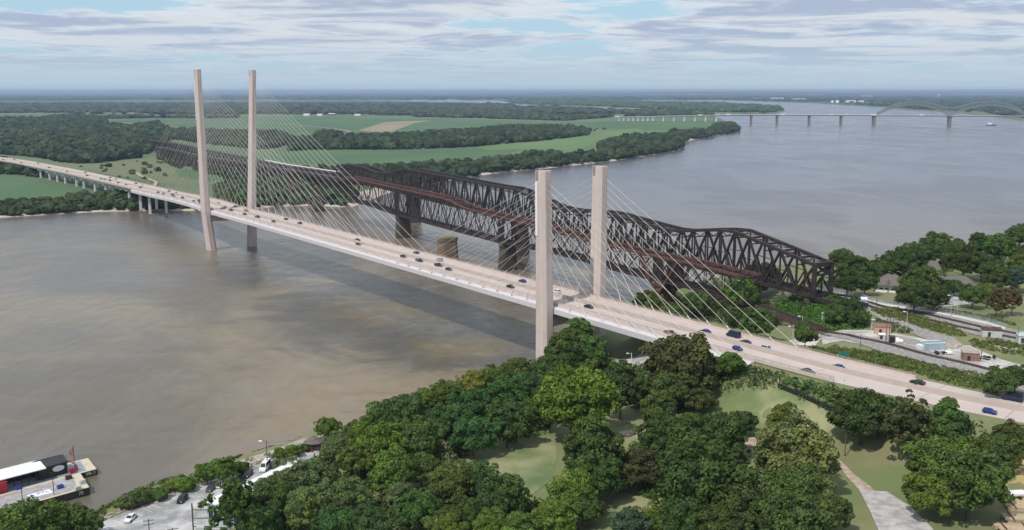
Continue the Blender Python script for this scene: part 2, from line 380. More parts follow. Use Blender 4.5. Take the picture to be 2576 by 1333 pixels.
# near ground sheet
def grid_sheet(x0, x1, y0, y1, st):
    xs = np.arange(x0, x1 + st, st); ys = np.arange(y0, y1 + st, st); X, Y = np.meshgrid(xs, ys); Z = ground_z(X, Y)
    nx = len(xs); ny = len(ys); V = np.stack([X, Y, Z], -1).reshape(-1, 3)
    i = np.arange(nx * ny).reshape(ny, nx); Fq = np.stack([i[:-1, :-1], i[:-1, 1:], i[1:, 1:], i[1:, :-1]], -1).reshape(-1, 4)
    keep = V[Fq, 2].max(1) > -4.5
    return V, Fq[keep]
V, Fq = grid_sheet(-220, 700, 40, 1200, 5)
tag(meshobj('ground', npmesh('ground', V, Fq, smooth=True), M['near']), kind='structure')
# river: one sheet to the horizon
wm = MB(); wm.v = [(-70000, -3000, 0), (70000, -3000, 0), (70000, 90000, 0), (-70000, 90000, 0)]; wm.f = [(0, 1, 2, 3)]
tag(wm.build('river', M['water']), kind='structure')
# far land as sheets with a sloping bank
def land(name, px, z, mat, extra=(), bank=14, closed_far=None):
    pts = [tuple(at(x, y, 0)[:2]) for x, y in px] + list(extra)
    from mathutils.geometry import tessellate_polygon
    n = len(pts); mb = MB(); A = sum(pts[i][0] * pts[(i + 1) % n][1] - pts[(i + 1) % n][0] * pts[i][1] for i in range(n))
    s = 1 if A > 0 else -1; inn = []
    for i in range(n):
        a = Vector(pts[i - 1]); b = Vector(pts[i]); c = Vector(pts[(i + 1) % n])
        d1 = (b - a).normalized(); d2 = (c - b).normalized(); nn = (Vector((-d1.y, d1.x)) + Vector((-d2.y, d2.x))) * s
        if nn.length < .2: nn = Vector((-d1.y, d1.x)) * s
        inn.append(b + nn.normalized() * bank)
    mb.v = [(p[0], p[1], -1.0) for p in pts] + [(p.x, p.y, z) for p in inn]
    mb.f = [(i, (i + 1) % n, n + (i + 1) % n, n + i) for i in range(n)]
    tri = tessellate_polygon([[Vector((p.x, p.y, 0)) for p in inn]])
    mb.f += [tuple(n + k for k in t) for t in tri]
    return tag(mb.build(name, mat), kind='structure')
ark = [(-250, 566), (0, 549), (130, 541), (250, 534), (400, 531), (520, 532), (640, 527), (700, 520), (790, 518), (860, 522), (900, 519), (950, 500), (1000, 482), (1100, 463), (1180, 449), (1250, 436), (1380, 424), (1470, 414), (1550, 405), (1640, 391), (1715, 378), (1731, 370), (1728, 360), (1745, 353), (1790, 346), (1812, 340),
       (1868, 331), (1862, 322), (1846, 310), (1825, 303), (1812, 297), (1802, 292), (1700, 286), (1640, 283), (1500, 279), (1300, 266)]
land('floodplain_ground', ark, 6.0, M['plain'], extra=[tuple(at(1100, 258, 0)[:2]), tuple(at(900, 252, 0)[:2]), (-30000, 9000), (-30000, 1500)], bank=36)
land('island_ground', [(1560, 271), (1700, 281), (1850, 286), (1960, 284), (1978, 279), (1966, 273), (1920, 268), (1800, 262), (1600, 258), (1400, 252), (1250, 252), (1300, 262)], 5.0, M['plain'], bank=25)
land('far_shore_ground', [(900, 249), (1100, 250), (1500, 250), (1750, 247.5), (1830, 252), (1920, 255), (2010, 258), (2080, 262), (2180, 268), (2260, 275), (2370, 282), (2450, 289), (2520, 297), (2600, 308), (2900, 345)], 6.0, M['plain'],
     extra=[(9000, 3000), (60000, 12000), (60000, 85000), (-60000, 85000), (-60000, 9500), (-12000, 8700)], bank=30)
# far hills closing the horizon on the right: a low rise
hv = MB(); xs = np.linspace(-45000, 45000, 60); rows = []
for k, (yy, zf) in enumerate(((24000, 0), (28000, 1), (33000, 1), (40000, .6))):
    rows.append([(x, yy, 5.2 + zf * (62 + 14 * math.sin(x / 2600.) + 8 * math.sin(x / 900.) + (26 if x > 4000 else 0) - (20 if x < -8000 else 0))) for x in xs])
for r_ in rows: hv.v += r_
for i in range(3):
    for j in range(59): a = i * 60 + j; hv.f.append((a, a + 1, a + 61, a + 60))
tag(hv.build('hills', M['plain'], smooth=True), kind='structure')
# ---- fields of the floodplain (flat sheets, each a few centimetres above the land)
def patch(name, px, z, mat, kind='structure'):
    from mathutils.geometry import tessellate_polygon
    pts = [at(x, y, z) for x, y in px]; mb = MB(); mb.v = [tuple(p) for p in pts]
    mb.f = [tuple(t) for t in tessellate_polygon([pts])]; return tag(mb.build(name, mat), kind=kind)
fields = [('crop', [(-80, 436), (0, 440), (60, 452), (120, 459), (220, 484), (330, 505), (200, 512), (60, 516), (-80, 519)]),
          ('crop2', [(-80, 519.5), (60, 516.5), (200, 512.5), (180, 518), (60, 520), (-80, 522)]),
          ('scrub', [(200, 418), (270, 404), (340, 400), (420, 408), (560, 420), (640, 440), (560, 462), (480, 470), (390, 458), (300, 444), (240, 432)]),
          ('crop', [(440, 425), (560, 421), (640, 436), (630, 458), (520, 456), (450, 444)]),
          ('crop', [(20, 334), (60, 321), (160, 320), (150, 330), (90, 336)]),
          ('crop', [(270, 303), (380, 297), (480, 300), (640, 300), (660, 330), (590, 342), (500, 325), (430, 315)]),
          ('crop', [(645, 293), (760, 294), (900, 296), (1100, 298), (1400, 306), (1800, 303), (1835, 306), (1790, 322), (1700, 322), (1500, 322), (1250, 322), (1000, 335), (800, 352), (740, 350), (700, 333), (650, 330)]),
          ('crop2', [(1340, 352), (1480, 340), (1560, 326), (1780, 312), (1830, 310), (1800, 326), (1700, 326), (1560, 345), (1500, 366), (1440, 376), (1330, 376), (1220, 378), (1200, 366)]),
          ('crop', [(680, 384), (800, 375), (1000, 376), (1196, 372), (1230, 379), (1300, 378), (1240, 392), (1080, 402), (1000, 414), (880, 412), (760, 412), (690, 400)]),
          ('crop', [(1600, 322), (1690, 310), (1840, 304), (1850, 308), (1790, 325), (1700, 326), (1620, 330)]),
          ('crop2', [(1320, 286), (1450, 283), (1600, 288), (1560, 293), (1420, 293)])]
for i, (mt, px) in enumerate(fields): patch('field', px, 6.10 + .05 * i, M[mt])
patch('field', [(902, 328), (935, 317), (970, 307), (1030, 304), (1095, 303), (1060, 307), (1040, 311), (1010, 322), (985, 331), (940, 331)], 6.9, M['tanfield'])
def path_strip(name, px, wid, z, mat):
    P = [at(x, y, z) for x, y in px]; P = [Vector((*p, z)) for p in catmull([p.xy for p in P], 6)]
    lat = [];
    for i in range(len(P)):
        d = (P[min(i + 1, len(P) - 1)] - P[max(i - 1, 0)]).normalized(); lat.append((-d.y, d.x))
    mb = MB(); mb.sweep(P, lat, [(-wid / 2, 0), (wid / 2, 0)], closed=False); return tag(mb.build(name, mat), kind='structure')
path_strip('dirt_road', [(600, 305), (700, 310), (800, 319), (850, 325), (880, 331), (868, 339)], 9, 7.0, M['dirt'])
path_strip('dirt_road', [(700, 361), (760, 354), (790, 350)], 8, 7.05, M['dirt'])
path_strip('dirt_road', [(880, 330), (930, 331), (990, 331)], 8, 7.1, M['dirt'])
path_strip('dirt_road', [(345, 433), (352, 441), (380, 452), (392, 458), (388, 468)], 4.5, 7.15, M['dirt'])
path_strip('dirt_road', [(0, 273.6), (60, 273.2), (105, 273.4)], 22, 7.2, M['dry'])
# ================================================================ FOLIAGE MESHES
def ico(sub):
    bm = bmesh.new(); bmesh.ops.create_icosphere(bm, subdivisions=sub, radius=1); V = np.array([v.co[:] for v in bm.verts]); Fc = np.array([[v.index for v in f.verts] for f in bm.faces]); bm.free(); return V, Fc
ICO1, ICO2, ICO3 = ico(1), ico(2), ico(3)
def leafquads(C, Nn, size):
    n = len(C); a = np.cross(Nn, RG.normal(size=(n, 3))); a /= np.linalg.norm(a, axis=1)[:, None] + 1e-9; b = np.cross(Nn, a)
    s = (size * RG.uniform(.6, 1.35, n))[:, None]; a = a * s; b = b * s * .8; bend = Nn * s * .35
    return np.stack([C - a - b * .3 - bend * .6, C + b - a * .2 + bend * .2, C + a + b * .3 - bend * .6, C - b + a * .2 + bend * .2], 1).reshape(-1, 3)
def crown_mesh(name, Rw, Hh, nc, per, leaf, low=.35, cr=(.20, .34), core=.74, pointy=0.0, ragged=.18, inner=.15):
    """crown with its centre at the origin: lobes of leaf clumps over an uneven body"""
    i = np.arange(nc) + .5; ph = np.arccos(1 - (1 + (1 - low)) * i / nc * .98); th = math.pi * (1 + 5 ** .5) * i + RG.uniform(-.35, .35, nc)
    D = np.stack([np.cos(th) * np.sin(ph), np.sin(th) * np.sin(ph), np.cos(ph)], 1); D += RG.normal(size=D.shape) * .07
    lob = 1 + ragged * np.sin(3 * th + RG.uniform(0, 6)) * .5 + RG.normal(size=nc) * ragged * .55
    rad = lob * RG.choice([1., 1., .92, .72], nc)
    wz = 1 - pointy * np.clip(D[:, 2], 0, 1)
    C = D * rad[:, None] * np.array([Rw, Rw, Hh / 2]) * np.stack([wz, wz, np.ones(nc)], 1) * .80
    if low < .5: C[:, 2] = np.where(C[:, 2] < 0, C[:, 2] * .9, C[:, 2])
    cs = RG.uniform(*cr, nc) * Rw * (1 - .35 * pointy * np.clip(D[:, 2], 0, 1))
    Vs = []; Av = []
    for c_, s_, d_ in zip(C, cs, D):
        n = int(per * (s_ / (.27 * Rw)) ** 2); u = RG.normal(size=(n, 3)); u /= np.linalg.norm(u, axis=1)[:, None]
        u[:, 2] = np.where(u[:, 2] < -.25, -u[:, 2], u[:, 2]); flip = (u @ d_) < -.25; u[flip] = -u[flip]
        r_ = s_ * (1 - RG.uniform(0, 1, n) ** 2.5 * .45); P = c_ + u * r_[:, None] * np.array([1, 1, .78])
        nn = u * .9 + RG.normal(size=(n, 3)) * .42 + np.array([0, 0, .25]); nn /= np.linalg.norm(nn, axis=1)[:, None]
        Vs.append(leafquads(P, nn, leaf)); Av.append(RG.uniform(.72, 1.28) * RG.uniform(.7, 1.35, n))
    V = np.concatenate(Vs); A = np.concatenate(Av); Fq = np.arange(len(V)).reshape(-1, 4)
    # dense inner body hidden behind the leaf clumps, inner shade painted as darker tone
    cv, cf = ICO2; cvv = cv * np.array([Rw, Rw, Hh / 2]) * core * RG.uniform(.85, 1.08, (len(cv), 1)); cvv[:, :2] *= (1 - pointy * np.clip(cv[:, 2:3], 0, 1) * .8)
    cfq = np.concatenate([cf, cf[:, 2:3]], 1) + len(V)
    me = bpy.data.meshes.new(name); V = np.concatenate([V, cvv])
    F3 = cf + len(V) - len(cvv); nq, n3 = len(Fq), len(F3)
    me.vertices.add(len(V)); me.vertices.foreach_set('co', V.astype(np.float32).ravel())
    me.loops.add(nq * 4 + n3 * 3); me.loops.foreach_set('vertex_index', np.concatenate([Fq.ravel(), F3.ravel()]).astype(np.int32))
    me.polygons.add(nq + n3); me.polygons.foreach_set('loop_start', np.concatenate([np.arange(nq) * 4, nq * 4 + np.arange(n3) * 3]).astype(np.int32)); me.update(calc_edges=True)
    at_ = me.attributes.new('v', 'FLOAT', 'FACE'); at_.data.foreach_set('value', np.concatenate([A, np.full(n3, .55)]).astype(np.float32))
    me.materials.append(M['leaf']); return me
def trunk_mesh(name, h, r, Rw):
    mb = MB(); mb.tube((0, 0, -1), (0, 0, h * .55), r, 8, r * .7); mb.tube((0, 0, h * .55), (.1 * Rw, 0, h * 1.05), r * .7, 8, r * .35)
    for k in range(5):
        a = k * 1.3 + rnd(0, .5); z = h * rnd(.42, .7); mb.tube((0, 0, z), (math.cos(a) * Rw * .55, math.sin(a) * Rw * .55, z + h * rnd(.2, .45)), r * .4, 6, r * .12)
    me = bpy.data.meshes.new(name); me.from_pydata(mb.v, [], mb.f); me.update(); me.materials.append(M['bark']); return me
PROTO = {}
def proto(key, Rw, Hh, th, nc, per, leaf, **k):
    PROTO[key] = dict(R=Rw, H=Hh, th=th, crowns=[crown_mesh(key, Rw, Hh, nc, per, leaf, **k) for _ in range(4 if key == 'broad' else 2)], trunk=trunk_mesh(key + '_trunk', th + Hh * .25, Rw * .055, Rw))
proto('broad', 10, 16, 3.0, 135, 125, .44, cr=(.13, .29), ragged=.26)
proto('tall', 7.5, 18, 3.0, 110, 120, .40, low=.2, cr=(.18, .32), pointy=.35)
proto('small', 5, 8, 1.6, 60, 95, .36, cr=(.2, .36))
proto('shrub', 3, 4, .3, 34, 80, .28, low=.5, cr=(.25, .42))
proto('pine', 7, 17, 3.0, 110, 90, .45, low=.15, cr=(.10, .24), pointy=.55, ragged=.4, core=.55)
proto('sparse', 8, 12, 4.0, 62, 70, .42, low=.3, cr=(.10, .24), core=.01, ragged=.4)
GCOL = dict(dark=(.043, .072, .028), mid=(.055, .092, .034), bright=(.072, .120, .030), teal=(.041, .083, .036), sage=(.080, .115, .062), olive=(.070, .100, .032),
            grey=(.098, .118, .060), brown=(.085, .062, .036), darkbrown=(.050, .060, .032), yellow=(.12, .145, .045), blue=(.045, .080, .062), dolive=(.056, .068, .028))
GCOL = {k: (v[0] * 1.55, v[1] * 1.50, v[2] * 1.12) for k, v in GCOL.items()}
def tree(px, py, wpx, kind, colr, label, group=None, name=None, base=None, hs=1.0):
    pr = PROTO[kind]; p = gat(px, py, 8)
    for _ in range(3):
        d = math.hypot(p.x, p.y - 0); d = math.hypot(d, CAM_Z - p.z); sc = (wpx * d / F_PX) / 2 / pr['R'] * .96
        p = gat(px, py, sc * hs * (pr['th'] + pr['H'] / 2))
    if base: p = Vector((p.x, p.y, base))
    nm = name or {'shrub': 'shrub', 'pine': 'conifer_tree'}.get(kind, 'tree')
    t = empty(nm, (p.x, p.y, p.z), label, 'shrub' if nm == 'shrub' else 'tree', group, rz=rnd(0, 6.28))
    t.scale = (sc, sc, sc * hs)
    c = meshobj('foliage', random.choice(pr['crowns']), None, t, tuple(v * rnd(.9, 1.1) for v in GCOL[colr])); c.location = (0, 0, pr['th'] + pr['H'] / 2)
    meshobj('trunk', pr['trunk'], None, t); return t
TREES = [
 (50, 1338, 150, 'broad', 'mid', 'leafy tree in the bottom left corner hiding the near edge of the barge deck'),
 (135, 1322, 118, 'broad', 'mid', 'rounded green tree beside the barge, middle of the three in the bottom left corner'),
 (205, 1318, 92, 'broad', 'mid', 'tree at the water edge right of the barge, before the parking lot starts'),
 (322, 1262, 42, 'shrub', 'sage', 'round pale flowering shrub at the lower end of the parking lot rail'),
 (352, 1250, 46, 'shrub', 'mid', 'low green shrub just behind the round pale shrub below the lot'),
 (400, 1243, 40, 'shrub', 'mid', 'small dark shrub on the bank above the white sedan'),
 (433, 1221, 34, 'shrub', 'yellow', 'yellowish shrub on the river bank beside the black parked SUV'),
 (466, 1219, 44, 'shrub', 'bright', 'green shrub on the bank right of the yellowish shrub'),
 (520, 1189, 54, 'small', 'bright', 'bright green bushy tree on the bank, left one of the pair above the parked cars'),
 (558, 1180, 66, 'small', 'bright', 'largest bright green bushy tree on the bank beside the parking lot'),
 (604, 1176, 40, 'shrub', 'mid', 'low green shrub between riprap patches on the river bank'),
 (705, 1140, 34, 'shrub', 'bright', 'bright small shrub right of the tall lamp pole on the bank'),
 (738, 1134, 40, 'shrub', 'bright', 'bright low shrub between lamp pole and gazebo'),
 (770, 1124, 30, 'shrub', 'mid', 'small shrub touching the left side of the gazebo'),
 (826, 1075, 62, 'broad', 'bright', 'bright round tree standing alone at the river edge behind the gazebo'),
 (592, 1262, 128, 'pine', 'dark', 'dark pine in front of the white roofed building by the lot'),
 (655, 1315, 96, 'broad', 'teal', 'dark bluish tree at the bottom edge right of the pine'),
 (700, 1255, 112, 'broad', 'mid', 'green tree directly right of the dark pine'),
 (668, 1232, 72, 'broad', 'sage', 'small sage tree over the right part of the white roof'),
 (725, 1215, 84, 'broad', 'sage', 'sage tree between the white roof and the gazebo slope'),
 (722, 1168, 66, 'sparse', 'grey', 'sparse grey leafed tree over the white roof'),
 (775, 1195, 96, 'broad', 'sage', 'pale sage tree right of the sparse grey tree'),
 (845, 1125, 74, 'broad', 'sage', 'pale tree just right of the gazebo on the slope'),
 (770, 1280, 120, 'broad', 'sage', 'pale sage tree low in the wooded slope left of centre'),
 (870, 1252, 112, 'broad', 'sage', 'sage green tree below the bright tree mass'),
 (850, 1325, 105, 'broad', 'teal', 'teal tree cut by the bottom edge left of centre'),
 (925, 1318, 110, 'broad', 'teal', 'second teal tree on the bottom edge, right of the first'),
 (905, 1085, 76, 'broad', 'mid', 'tree at the upper left edge of the bright tree mass by the river'),
 (958, 1052, 92, 'broad', 'mid', 'tree on the river side top of the bright tree mass'),
 (1020, 1035, 108, 'broad', 'mid', 'topmost tree of the big bright green group against the river'),
 (905, 1150, 100, 'broad', 'bright', 'bright tree on the left flank of the bright green group'),
 (962, 1120, 132, 'broad', 'bright', 'brightest wide tree in the middle of the bright green group'),
 (1042, 1105, 128, 'broad', 'mid', 'wide tree on the right flank of the bright green group'),
 (990, 1190, 118, 'broad', 'bright', 'yellow green tree at the lower front of the bright green group'),
 (1060, 1180, 92, 'broad', 'mid', 'green tree with vines at the lower right of the bright group'),
 (1009, 1248, 86, 'broad', 'sage', 'small sage tree with fresh green top below the bright group'),
 (1055, 1280, 104, 'broad', 'teal', 'dark teal tree near the bottom, left of the olive yellow tree'),
 (1141, 1212, 112, 'broad', 'olive', 'olive yellow tree at the lower left corner of the left meadow'),
 (1200, 1205, 100, 'broad', 'teal', 'teal tree touching the bottom of the left meadow'),
 (1262, 1246, 130, 'broad', 'teal', 'wide teal tree below the left meadow'),
 (1170, 1292, 104, 'broad', 'dark', 'dark tree at the bottom between the olive yellow tree and bright shrubs'),
 (1115, 1325, 84, 'broad', 'bright', 'bright tree cut by the bottom edge below the olive yellow tree'),
 (1240, 1322, 92, 'broad', 'bright', 'bright green tree on the bottom edge, left one of the pair below the meadow'),
 (1306, 1326, 96, 'broad', 'bright', 'bright green tree on the bottom edge, right one of the pair below the meadow'),
 (1080, 1003, 66, 'broad', 'olive', 'olive tree at the river, left end of the olive row'),
 (1122, 990, 78, 'broad', 'olive', 'olive tree at the river, second of the olive row from the left'),
 (1192, 962, 72, 'broad', 'yellow', 'yellowish tree at the river, third of the olive row from the left'),
 (1240, 950, 74, 'broad', 'olive', 'olive tree at the river, fourth of the olive row from the left'),
 (1300, 930, 78, 'broad', 'olive', 'olive tree at the river near the foot of the near tower leg'),
 (1120, 1058, 96, 'broad', 'teal', 'dark teal tree at the left end of the teal mass'),
 (1188, 1028, 112, 'broad', 'teal', 'dark teal tree on the river side of the teal mass'),
 (1262, 1002, 116, 'broad', 'teal', 'dark teal tree in the upper middle of the teal mass'),
 (1330, 975, 100, 'broad', 'teal', 'teal tree below the near tower foot'),
 (1190, 1092, 118, 'broad', 'teal', 'teal tree at the lower left of the teal mass above the meadow'),
 (1275, 1062, 122, 'broad', 'teal', 'teal tree at the lower right of the teal mass above the meadow'),
 (1345, 1035, 84, 'broad', 'dark', 'dark tree tucked left of the bright dome tree'),
 (1160, 1120, 56, 'small', 'dark', 'small dark tree at the left tip of the meadow beside bare branches'),
 (1455, 852, 96, 'tall', 'mid', 'tall tree whose top overlaps the deck just right of the near tower leg'),
 (1422, 890, 108, 'tall', 'dark', 'dark tree at the foot of the near tower leg'),
 (1490, 895, 92, 'tall', 'mid', 'tree under the deck right of the tall overlapping tree'),
 (1395, 935, 100, 'broad', 'teal', 'teal tree below the near tower leg foot'),
 (1470, 935, 84, 'broad', 'mid', 'green tree behind the bright dome tree'),
 (1445, 1010, 198, 'broad', 'bright', 'big bright green dome shaped tree right of the left meadow'),
 (1562, 970, 112, 'tall', 'dark', 'dark conical tree right of the bright dome tree'),
 (1620, 985, 86, 'broad', 'mid', 'green tree between the dark conical tree and the olive tree'),
 (1712, 918, 186, 'broad', 'dolive', 'large dark olive tree overlapping the near edge of the deck'),
 (1838, 915, 66, 'small', 'mid', 'bushy green tree at the near deck edge right of the large dark olive tree'),
 (1795, 925, 60, 'small', 'dolive', 'small dark tree tucked between the large dark olive tree and the hedge'),
 (1704, 975, 120, 'broad', 'mid', 'green tree in front of the large dark olive tree'),
 (1655, 1028, 88, 'tall', 'mid', 'slim green tree above the small middle clearing'),
 (1760, 1002, 74, 'broad', 'dolive', 'small dark tree at the left corner of the upper meadow'),
 (1492, 1128, 150, 'tall', 'dark', 'tall dark grey green tree right of the left meadow, below the dome tree'),
 (1500, 1200, 128, 'broad', 'dark', 'dark lower tree in front of the tall dark grey green tree'),
 (1445, 1240, 124, 'broad', 'bright', 'bright green tree bottom centre, in front of the dark trees'),
 (1400, 1300, 110, 'broad', 'bright', 'bright tree near the bottom edge left of the small bottom clearing'),
 (1478, 1285, 84, 'broad', 'mid', 'green tree beside the bottom clearing'),
 (1585, 1318, 92, 'broad', 'blue', 'bluish green tree on the bottom edge beside the bottom clearing'),
 (1655, 1308, 92, 'broad', 'bright', 'bright green tree on the bottom edge below the largest dark tree'),
 (1612, 1172, 112, 'broad', 'darkbrown', 'brownish dark tree left of the largest dark tree'),
 (1560, 1205, 76, 'broad', 'dark', 'narrow dark tree between the tall grey green and the brownish tree'),
 (1672, 1098, 128, 'broad', 'dark', 'dark tree above the brownish tree'),
 (1742, 1090, 128, 'broad', 'dark', 'dark tree in the middle right of the wooded park'),
 (1815, 1090, 128, 'broad', 'dark', 'dark tree bordering the bottom of the upper meadow'),
 (1872, 1062, 62, 'small', 'dark', 'small very dark tree poking into the upper meadow'),
 (1760, 1200, 228, 'broad', 'dark', 'largest dark green tree at the bottom, right of centre'),
 (1850, 1258, 150, 'broad', 'dark', 'dark tree on the right flank of the largest dark tree'),
 (1725, 1302, 140, 'broad', 'dark', 'dark tree on the bottom edge below the largest dark tree'),
 (1820, 1325, 120, 'broad', 'dark', 'dark tree cut by the bottom edge, right of centre'),
 (1975, 1062, 84, 'tall', 'olive', 'olive tree top rising behind the pale grey green tree'),
 (2010, 1140, 190, 'broad', 'grey', 'big pale grey green tree left of the gravel drive'),
 (1950, 1170, 100, 'broad', 'grey', 'pale grey green tree on the left flank of the big pale one'),
 (2000, 1240, 150, 'broad', 'mid', 'green tree in front of the big pale tree'),
 (1985, 1310, 170, 'broad', 'mid', 'green tree on the bottom edge left of the gravel drive'),
 (2080, 1290, 110, 'broad', 'mid', 'green tree standing beside the left edge of the gravel drive'),
 (2168, 1042, 146, 'broad', 'dark', 'dark round tree overlapping the highway near its right end'),
 (2285, 1062, 116, 'pine', 'darkbrown', 'dark cedar between the dark round tree and the bright big tree'),
 (2385, 1062, 96, 'tall', 'mid', 'green tree touching the highway behind the bright big tree'),
 (2375, 1175, 170, 'broad', 'bright', 'largest bright olive tree at the lower right'),
 (2440, 1210, 170, 'broad', 'mid', 'right half of the lower right tree clump beside the dry field'),
 (2345, 1240, 120, 'broad', 'bright', 'low bright tree at the foot of the lower right clump'),
 (2505, 1140, 100, 'broad', 'mid', 'green tree between the lower right clump and the dry field'),
 (2545, 1100, 74, 'broad', 'dolive', 'dark tree at the right edge below the highway'),
 (2116, 652, 62, 'broad', 'mid', 'yellowish topped tree right of the railway portal'),
 (2150, 676, 84, 'broad', 'dark', 'dark wide tree right of the railway portal'),
 (2132, 708, 70, 'broad', 'dark', 'dark low tree behind the fence beside the portal'),
 (2176, 710, 60, 'broad', 'mid', 'mid green tree left of the first house'),
 (2190, 690, 52, 'broad', 'dark', 'dark low tree on the bank left of the small dark tree behind the first house'),
 (2212, 676, 48, 'small', 'dark', 'small dark tree on the river bank behind the first house'),
 (2248, 662, 70, 'broad', 'dark', 'dark tree on the bank above the first house'),
 (2285, 652, 76, 'broad', 'dark', 'second dark tree on the bank above the first house'),
 (2318, 640, 74, 'broad', 'dark', 'dark tree on the bank, right of the second'),
 (2355, 622, 84, 'broad', 'mid', 'green tree on the river bank above the second house'),
 (2395, 632, 70, 'broad', 'dark', 'dark tree on the bank right of the green bank tree'),
 (2462, 612, 48, 'tall', 'dark', 'tall dark tree standing up against the river'),
 (2425, 655, 88, 'broad', 'dark', 'wide dark tree between the second house and the tall dark tree'),
 (2470, 668, 72, 'broad', 'dark', 'dark tree left of the green lawn'),
 (2515, 622, 70, 'small', 'mid', 'green bush mass on the bank above the lawn'),
 (2565, 592, 60, 'broad', 'mid', 'tree at the right edge beside the river'),
 (2320, 712, 98, 'broad', 'mid', 'big green tree between the two houses'),
 (2302, 742, 84, 'broad', 'dark', 'dark tree in front of the two houses'),
 (2350, 745, 70, 'broad', 'dark', 'dark tree at the parking court of the second house'),
 (2512, 696, 70, 'broad', 'dark', 'dark tree behind the brown conifers'),
 (2556, 700, 62, 'broad', 'blue', 'bluish tree at the right edge behind the brown conifers'),
 (2562, 662, 50, 'broad', 'olive', 'olive tree at the right edge beside the lawn'),
 (2400, 722, 40, 'small', 'dark', 'small tree in front of the second house entrance'),
 (2448, 742, 60, 'broad', 'mid', 'green tree right of the second house'),
 (2484, 736, 48, 'small', 'olive', 'small olive tree left of the brown conifers'),
 (2508, 755, 50, 'pine', 'brown', 'reddish brown conifer, left one of the pair by the fence'),
 (2548, 750, 50, 'pine', 'brown', 'reddish brown conifer, right one of the pair by the fence'),
 (2140, 775, 66, 'broad', 'dark', 'dark tree between the main tracks and the yard'),
 (2105, 790, 58, 'broad', 'mid', 'green tree left of the dark tree beside the tracks'),
 (2160, 800, 44, 'small', 'dark', 'small dark tree below the signal hut'),
 (1868, 738, 88, 'broad', 'bright', 'bright round tree in front of the end of the rusty bridge'),
 (1912, 698, 92, 'broad', 'dolive', 'olive tree between the two railway bridges'),
 (1625, 765, 76, 'broad', 'bright', 'bright tree on the bank left of the last rusty bridge pier'),
 (1752, 762, 74, 'broad', 'mid', 'green tree under the end of the rusty bridge'),
 (1695, 800, 70, 'small', 'mid', 'low green tree between the short far tower leg and the bank'),
 (1905, 812, 88, 'broad', 'mid', 'green tree directly behind the deck under the last cables'),
 (1848, 795, 56, 'small', 'dark', 'dark small tree left of the green tree behind the deck'),
 (2026, 850, 56, 'small', 'dark', 'dark bush tree between the deck and the yard light pole'),
 (2018, 822, 34, 'small', 'mid', 'small green tree at the end of the rusty trestle'),
 (2512, 958, 74, 'broad', 'mid', 'tree at the lower end of the weedy slope beside the highway'),
 (2556, 948, 66, 'broad', 'dark', 'tree at the right edge between track and highway'),
]
for t_ in TREES: tree(*t_, group='trees and shrubs along the near bank')
# ---- woods of the far side
def scatter(poly_px, z, spacing, jitter=.45, frac=1.0):
    pts = np.array([tuple(at(x, y, z)[:2]) for x, y in poly_px]); x0, y0 = pts.min(0); x1, y1 = pts.max(0)
    X, Y = np.meshgrid(np.arange(x0, x1, spacing), np.arange(y0, y1, spacing)); X = X.ravel() + RG.uniform(-jitter, jitter, X.size) * spacing; Y = Y.ravel() + RG.uniform(-jitter, jitter, Y.size) * spacing
    k = inside(pts, X, Y) & (RG.uniform(0, 1, X.size) < frac); return X[k], Y[k]
def woods(name, X, Y, Z, rad, hgt, label, colr, icos=ICO2, vary=.3, kind='stuff', cat='trees', core=None):
    cv, cf = icos; n = len(X)
    if n == 0: return
    big_ = RG.uniform(0, 1, n) ** 1.6; r = rad * (.55 + .85 * big_); h = hgt * (.55 + .85 * big_) * RG.uniform(.85, 1.15, n)
    disp = RG.uniform(1 - vary, 1 + vary * .9, (n, len(cv)))
    Vv = cv[None] * disp[..., None]; Vv = Vv * np.stack([r, r, h * .5], 1)[:, None, :]; Vv = Vv + np.stack([X, Y, Z + h * .5], 1)[:, None, :]
    Ff = cf[None] + (np.arange(n) * len(cv))[:, None, None]
    A = (RG.uniform(.5, 1.6, n)[:, None] * RG.uniform(.7, 1.35, (n, len(cf)))).ravel()
    o = meshobj(name, npmesh(name, Vv.reshape(-1, 3), Ff.reshape(-1, 3), A), M['woods'], None, colr); return tag(o, label, cat, kind=kind)
WC = (.038, .060, .030)
